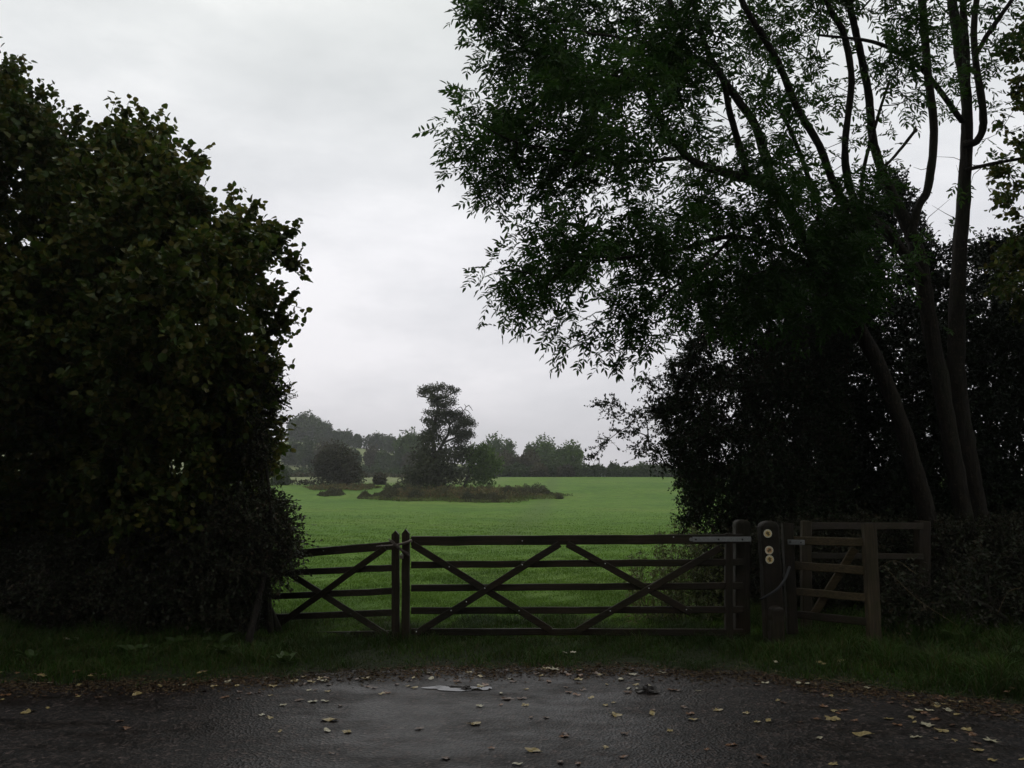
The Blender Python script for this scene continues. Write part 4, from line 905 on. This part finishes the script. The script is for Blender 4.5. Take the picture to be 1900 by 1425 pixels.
# ------------------------------------------------------------------ fallen leaves, straw, mud
def fallen_mesh(kind, seed):
    r = np.random.default_rng(seed); a_ = Acc()
    if kind == 'lobed':
        an = np.linspace(0, 2*PI, 20, endpoint=False); rr = .036*(1+.28*np.cos(5*an))*r.uniform(.85, 1.15, 20); rr = rr*(1-.3*np.exp(-((an-PI)**2)*3))
    else:
        an = np.linspace(0, 2*PI, 16, endpoint=False); rr = .032*np.sqrt((np.cos(an)**2)+(.42*np.sin(an))**2)*1.1+.004
    x = np.cos(an)*rr; y = np.sin(an)*rr; c1, c2 = r.uniform(-1, 4.5), r.uniform(-2, 3.5)
    z = c1*x*x+c2*y*y+.004*np.sin(an*3+seed)+.003
    inner = [(.45*x[i], .45*y[i], .3*z[i]+.004*math.sin(i)) for i in range(len(an))]
    n = len(an); V = [(0, 0, .003)]+inner+[(x[i], y[i], z[i]) for i in range(n)]
    Fq = [(0, 1+i, 1+(i+1) % n) for i in range(n)]+[(1+i, 1+n+i, 1+n+(i+1) % n, 1+(i+1) % n) for i in range(n)]
    a_.add(V, Fq, True); tube(a_, [(-.0, 0, .002), (-.03, 0, .003), (-.05, .004, .006)], [.0012, .001, .0008], 4); return a_
FM = {}
for nm, c in (('yellow', (.24,.18,.07)), ('pale', (.3,.27,.18)), ('brown', (.07,.035,.018)), ('orange', (.13,.06,.025))):
    FM[nm] = plain('fallen leaf '+nm, c, .45, .35, 60)
LAB = {'yellow': 'yellowish fallen leaf lying on the wet lane', 'pale': 'pale greyish fallen leaf lying on the wet lane', 'brown': 'brown curled fallen leaf lying on the wet lane', 'orange': 'orange-brown fallen leaf lying on the wet lane'}
LAB2 = {k: v.replace('on the wet lane', 'in the edge of the verge') for k, v in LAB.items()}
proto = {}
for nm in FM:
    for kd in ('lobed', 'oval'):
        for s in range(2):
            o = fallen_mesh(kd, s+len(nm)).build('fallen_leaf', FM[nm]); me = o.data; bpy.data.objects.remove(o); proto[(nm, kd, s)] = me
def put_leaf(px, py, nm, sc_=1):
    for D in np.linspace(3.5, 9.5, 900):
        q = P(px, py, D)
        if q.z <= road_z(q.x, D)+.002: break
    onroad = q.y < float(road_edge(q.x))
    kd = 'lobed' if rnd.random() < .6 else 'oval'
    o = bpy.data.objects.new('fallen_leaf', proto[(nm, kd, rnd.randrange(2))]); COL.objects.link(o)
    o.location = (q.x, q.y, road_z(q.x, q.y)+(.005 if onroad else .045)); o.rotation_euler = (rnd.uniform(-.13, .13), rnd.uniform(-.13, .13), rnd.uniform(0, 6.3)); s = sc_*rnd.uniform(.6, 1.1); o.scale = (s, s, s)
    tag(o, (LAB if onroad else LAB2)[nm], 'fallen leaf', 'fallen leaves on the wet lane' if onroad else 'fallen leaves in the verge edge')
fixed = [(988,1394,'yellow',1.7),(890,1311,'pale',1.2),(960,1419,'pale',1.3),(800,1260,'pale',1.1),(708,1288,'yellow',1.1),(611,1337,'yellow',1.5),(643,1359,'yellow',1.2),(607,1357,'pale',1.2),(580,1303,'pale',1.1),(603,1302,'pale',1),(485,1328,'pale',1.1),(418,1294,'orange',1.3),(255,1288,'yellow',1.5),
 (1210,1325,'yellow',1.6),(1142,1327,'yellow',1.4),(1285,1336,'yellow',1.2),(1048,1220,'pale',1.3),(1063,1219,'pale',1.2),(1152,1262,'pale',1.2),(1012,1241,'yellow',1.4),(1030,1243,'pale',1.3),(1545,1335,'yellow',1.7),(1515,1335,'orange',1.2),(1440,1238,'pale',1.5),(1525,1240,'yellow',1.4),(1560,1236,'yellow',1.3),(1332,1318,'yellow',1.3),(1405,1340,'yellow',1.1),(1600,1364,'yellow',1.5),(1520,1371,'pale',1.1),(1700,1369,'pale',1.3),(1812,1393,'yellow',1.7),(1840,1376,'pale',1.1),(1665,1346,'orange',1.1),(1720,1347,'pale',1.2),(1747,1357,'yellow',1.2),(1490,1270,'pale',1.5),(968,1297,'brown',1.5),(940,1297,'brown',1.6),(975,1309,'yellow',1.2),(880,1344,'yellow',1.2),(1055,1285,'orange',1.2),(1070,1290,'orange',1.2),(1165,1285,'brown',1.6),(10,1291,'orange',1.2),(50,1322,'yellow',1.3),(130,1195,'pale',1.8),(525,1309,'pale',.8)]
for px, py, nm, s in fixed: put_leaf(px, py, nm, s)
for k in range(150):   # along the road edge
    px = rnd.uniform(0, 1900); ed = 1258 if px < 700 else (1245 if px < 1250 else 1245+(px-1250)*.1); put_leaf(px, ed+abs(rnd.gauss(0, 26))-4, rnd.choice(['yellow', 'brown', 'orange', 'brown', 'yellow', 'pale']), .9)
for k in range(55):
    put_leaf(rnd.uniform(900, 1900) if k % 3 else rnd.uniform(0, 1900), rnd.uniform(1285, 1420), rnd.choice(['yellow', 'brown', 'orange', 'brown']), .85)
g = Acc(); n = 16000; x = rg.uniform(-6.5, 6.5, n); e = road_edge(x); y = e+rg.normal(size=n)*.16-.08-.45*(.25+sstep(x, 1., 4))*rg.random(n); z = np.array([road_z(a_, b_) for a_, b_ in zip(x, y)])+.004
d = rg.normal(size=(n, 3))*[1, 1, .12]; leaves(g, np.column_stack([x, y, z]), d, nrm(rg.normal(size=(n, 3))*.35+[0, 0, 1]), rg.uniform(.012, .05, n), rg.uniform(.008, .025, n), T_DIA); tag(g.build('leaf_litter', M['litter']), kind='stuff')
g = Acc(); n = 330; x = rg.uniform(-5.5, 6, n); x[:150] = rg.uniform(2, 5.5, 150); y = road_edge(x)+rg.normal(size=n)*.22; z = np.array([road_z(a_, b_) for a_, b_ in zip(x, y)])+.012
d = rg.normal(size=(n, 3))*[1, .6, .06]; leaves(g, np.column_stack([x, y, z]), d, np.tile([0, 0, 1.], (n, 1)), rg.uniform(.05, .2, n), rg.uniform(.002, .0045, n), T_DIA); tag(g.build('straw', M['dry']), kind='stuff')
# mud clods
def clod(px, py, w, label, seed):
    r = np.random.default_rng(seed)
    for D in np.linspace(5, 9, 600):
        q = P(px, py, D)
        if q.z <= road_z(q.x, D): break
    a_ = Acc(); n, m_ = 16, 8; V = []; ph = r.uniform(0, 6, 4)
    for j in range(m_):
        for i in range(n):
            an = i/n*2*PI; el = j/(m_-1)*PI/2; rr = w*(1+.2*math.sin(3*an+ph[0]+j)+.13*math.sin(7*an+ph[1])+.1*r.normal())
            V.append((q.x+rr*math.cos(an)*math.cos(el)*1.5, q.y+rr*math.sin(an)*math.cos(el), road_z(q.x, q.y)-.002+rr*.8*math.sin(el)))
    a_.add(V, [(j*n+i, j*n+(i+1) % n, (j+1)*n+(i+1) % n, (j+1)*n+i) for j in range(m_-1) for i in range(n)]); tag(a_.build('mud_clod', M['mud'], origin=(q.x, q.y, 0)), label, 'mud')
clod(1202, 1285, .06, 'black mud clod on the lane in front of the long gate', 1); clod(866, 1278, .028, 'small mud lump sitting in the puddle', 2)

# ------------------------------------------------------------------ unseen trees added behind the viewer to shade lane and gates
def shade_tree(x, y, H, seed, label):
    rg = np.random.default_rng(seed); g = gz(x, y); root = empty('ash_tree', (x, y, g), label, 'tree', 'unseen trees added for shade'); lf = Acc()
    n = 14000; d = rdir(n, rg); r = rg.random(n)**.4; c = np.array([x, y, g+H*.52]); q = c+d*r[:, None]*np.array([3.8, 3.4, H*.52])*(1+.15*np.sin(d[:, :1]*6))
    leaves(lf, q, rdir(n, rg), rdir(n, rg), .34, .2, T_LENS); lf.build('crown', M['ash_leaf'], root)
    w = Acc(); tube(w, [(x, y, g-.2), (x+.2, y, g+H*.3), (x, y+.2, g+H*.8)], [.25, .2, .06], 8); w.build('trunk', M['bark'], root)
for i, (x, y, H) in enumerate([(-9, -4.2, 13), (-3.2, -4.4, 14), (2.8, -4.3, 14), (8.8, -4.2, 13)]):
    shade_tree(x, y, H, 500+i, 'unseen tree added behind the viewer to shade the lane')

# ------------------------------------------------------------------ haze
HAZE = True
if HAZE:
    a_ = Acc(); X, Y0, Y1, Z0, Z1 = 900, -320, 900, -2.2, 62
    V = [(-X,Y0,Z0),(X,Y0,Z0),(X,Y1,Z0),(-X,Y1,Z0),(-X,Y0,Z1),(X,Y0,Z1),(X,Y1,Z1),(-X,Y1,Z1)]
    a_.add(V, [(3,2,1,0),(4,5,6,7),(0,1,5,4),(1,2,6,5),(2,3,7,6),(3,0,4,7)])
    m = bpy.data.materials.new('haze air'); m.use_nodes = True; nt = m.node_tree; nt.nodes.clear()
    out = nt.nodes.new('ShaderNodeOutputMaterial'); pv = nt.nodes.new('ShaderNodeVolumePrincipled'); pv.inputs['Color'].default_value = (.93,.93,.96,1); pv.inputs['Density'].default_value = .00043
    pv.inputs['Anisotropy'].default_value = .3
    nt.links.new(pv.outputs[0], out.inputs['Volume']); tag(a_.build('haze', m), kind='stuff')

# ------------------------------------------------------------------ sky, sun, camera
SUN_EL, SUN_AZ = 48, -15      # azimuth from +Y, bright patch of cloud ahead and slightly left
w = bpy.data.worlds.new('World'); sc.world = w; w.use_nodes = True; nt = w.node_tree; nt.nodes.clear()
out = nt.nodes.new('ShaderNodeOutputWorld'); bg = nt.nodes.new('ShaderNodeBackground'); bg.inputs['Strength'].default_value = .1
sky = nt.nodes.new('ShaderNodeTexSky'); sky.sky_type = 'NISHITA'; sky.sun_disc = False; sky.sun_elevation = math.radians(SUN_EL); sky.sun_rotation = math.radians(SUN_AZ)
sky.air_density = 1; sky.dust_density = 3
tc = nt.nodes.new('ShaderNodeTexCoord'); mp = nt.nodes.new('ShaderNodeMapping'); mp.inputs['Scale'].default_value = (1.1, 1.1, 2.8); nt.links.new(tc.outputs['Generated'], mp.inputs[0])
n1 = noise(nt, 1.7, 7, .58, mp.outputs[0])
r = ramp(nt, n1, [(.32, (.74, .755, .77)), (.5, (.90, .905, .915)), (.66, (1.1, 1.09, 1.09))])
sep = nt.nodes.new('ShaderNodeSeparateXYZ'); nt.links.new(tc.outputs['Generated'], sep.inputs[0])
zr = ramp(nt, sep.outputs[2], [(0, (.84,.81,.85)), (.12, (.95,.935,.97)), (.3, (1.0,1.0,1.03)), (.55, (.99,1.02,1.0)), (1, (.99,1.02,1.0))])
c = mixc(nt, 1., r.outputs[0], zr.outputs[0], 'MULTIPLY'); c = mixc(nt, 1., c, (9.1, 9.15, 9.15), 'MULTIPLY')
c = mixc(nt, .96, sky.outputs[0], c)
nt.links.new(c, bg.inputs[0]); nt.links.new(bg.outputs[0], out.inputs[0])
sl = bpy.data.lights.new('sun', 'SUN'); sl.energy = .5; sl.angle = math.radians(40); sl.color = (1, .98, .94)
so = bpy.data.objects.new('sun', sl); COL.objects.link(so)
el, az = math.radians(SUN_EL), math.radians(SUN_AZ); dv = Vector((math.sin(az)*math.cos(el), math.cos(az)*math.cos(el), math.sin(el)))
so.rotation_euler = (-dv).to_track_quat('-Z', 'Y').to_euler(); so.location = (0, 0, 30)
cam = bpy.data.cameras.new('camera'); co = bpy.data.objects.new('camera', cam); COL.objects.link(co)
cam.lens = F/1900*36; cam.sensor_width = 36; co.location = (0, 0, CH); co.rotation_euler = (PI/2+PITCH, 0, 0); cam.clip_end = 3000; cam.clip_start = .05
sc.camera = co
sc.view_settings.view_transform = 'Standard'; sc.view_settings.look = 'None'; sc.view_settings.exposure = 0; sc.view_settings.gamma = 1
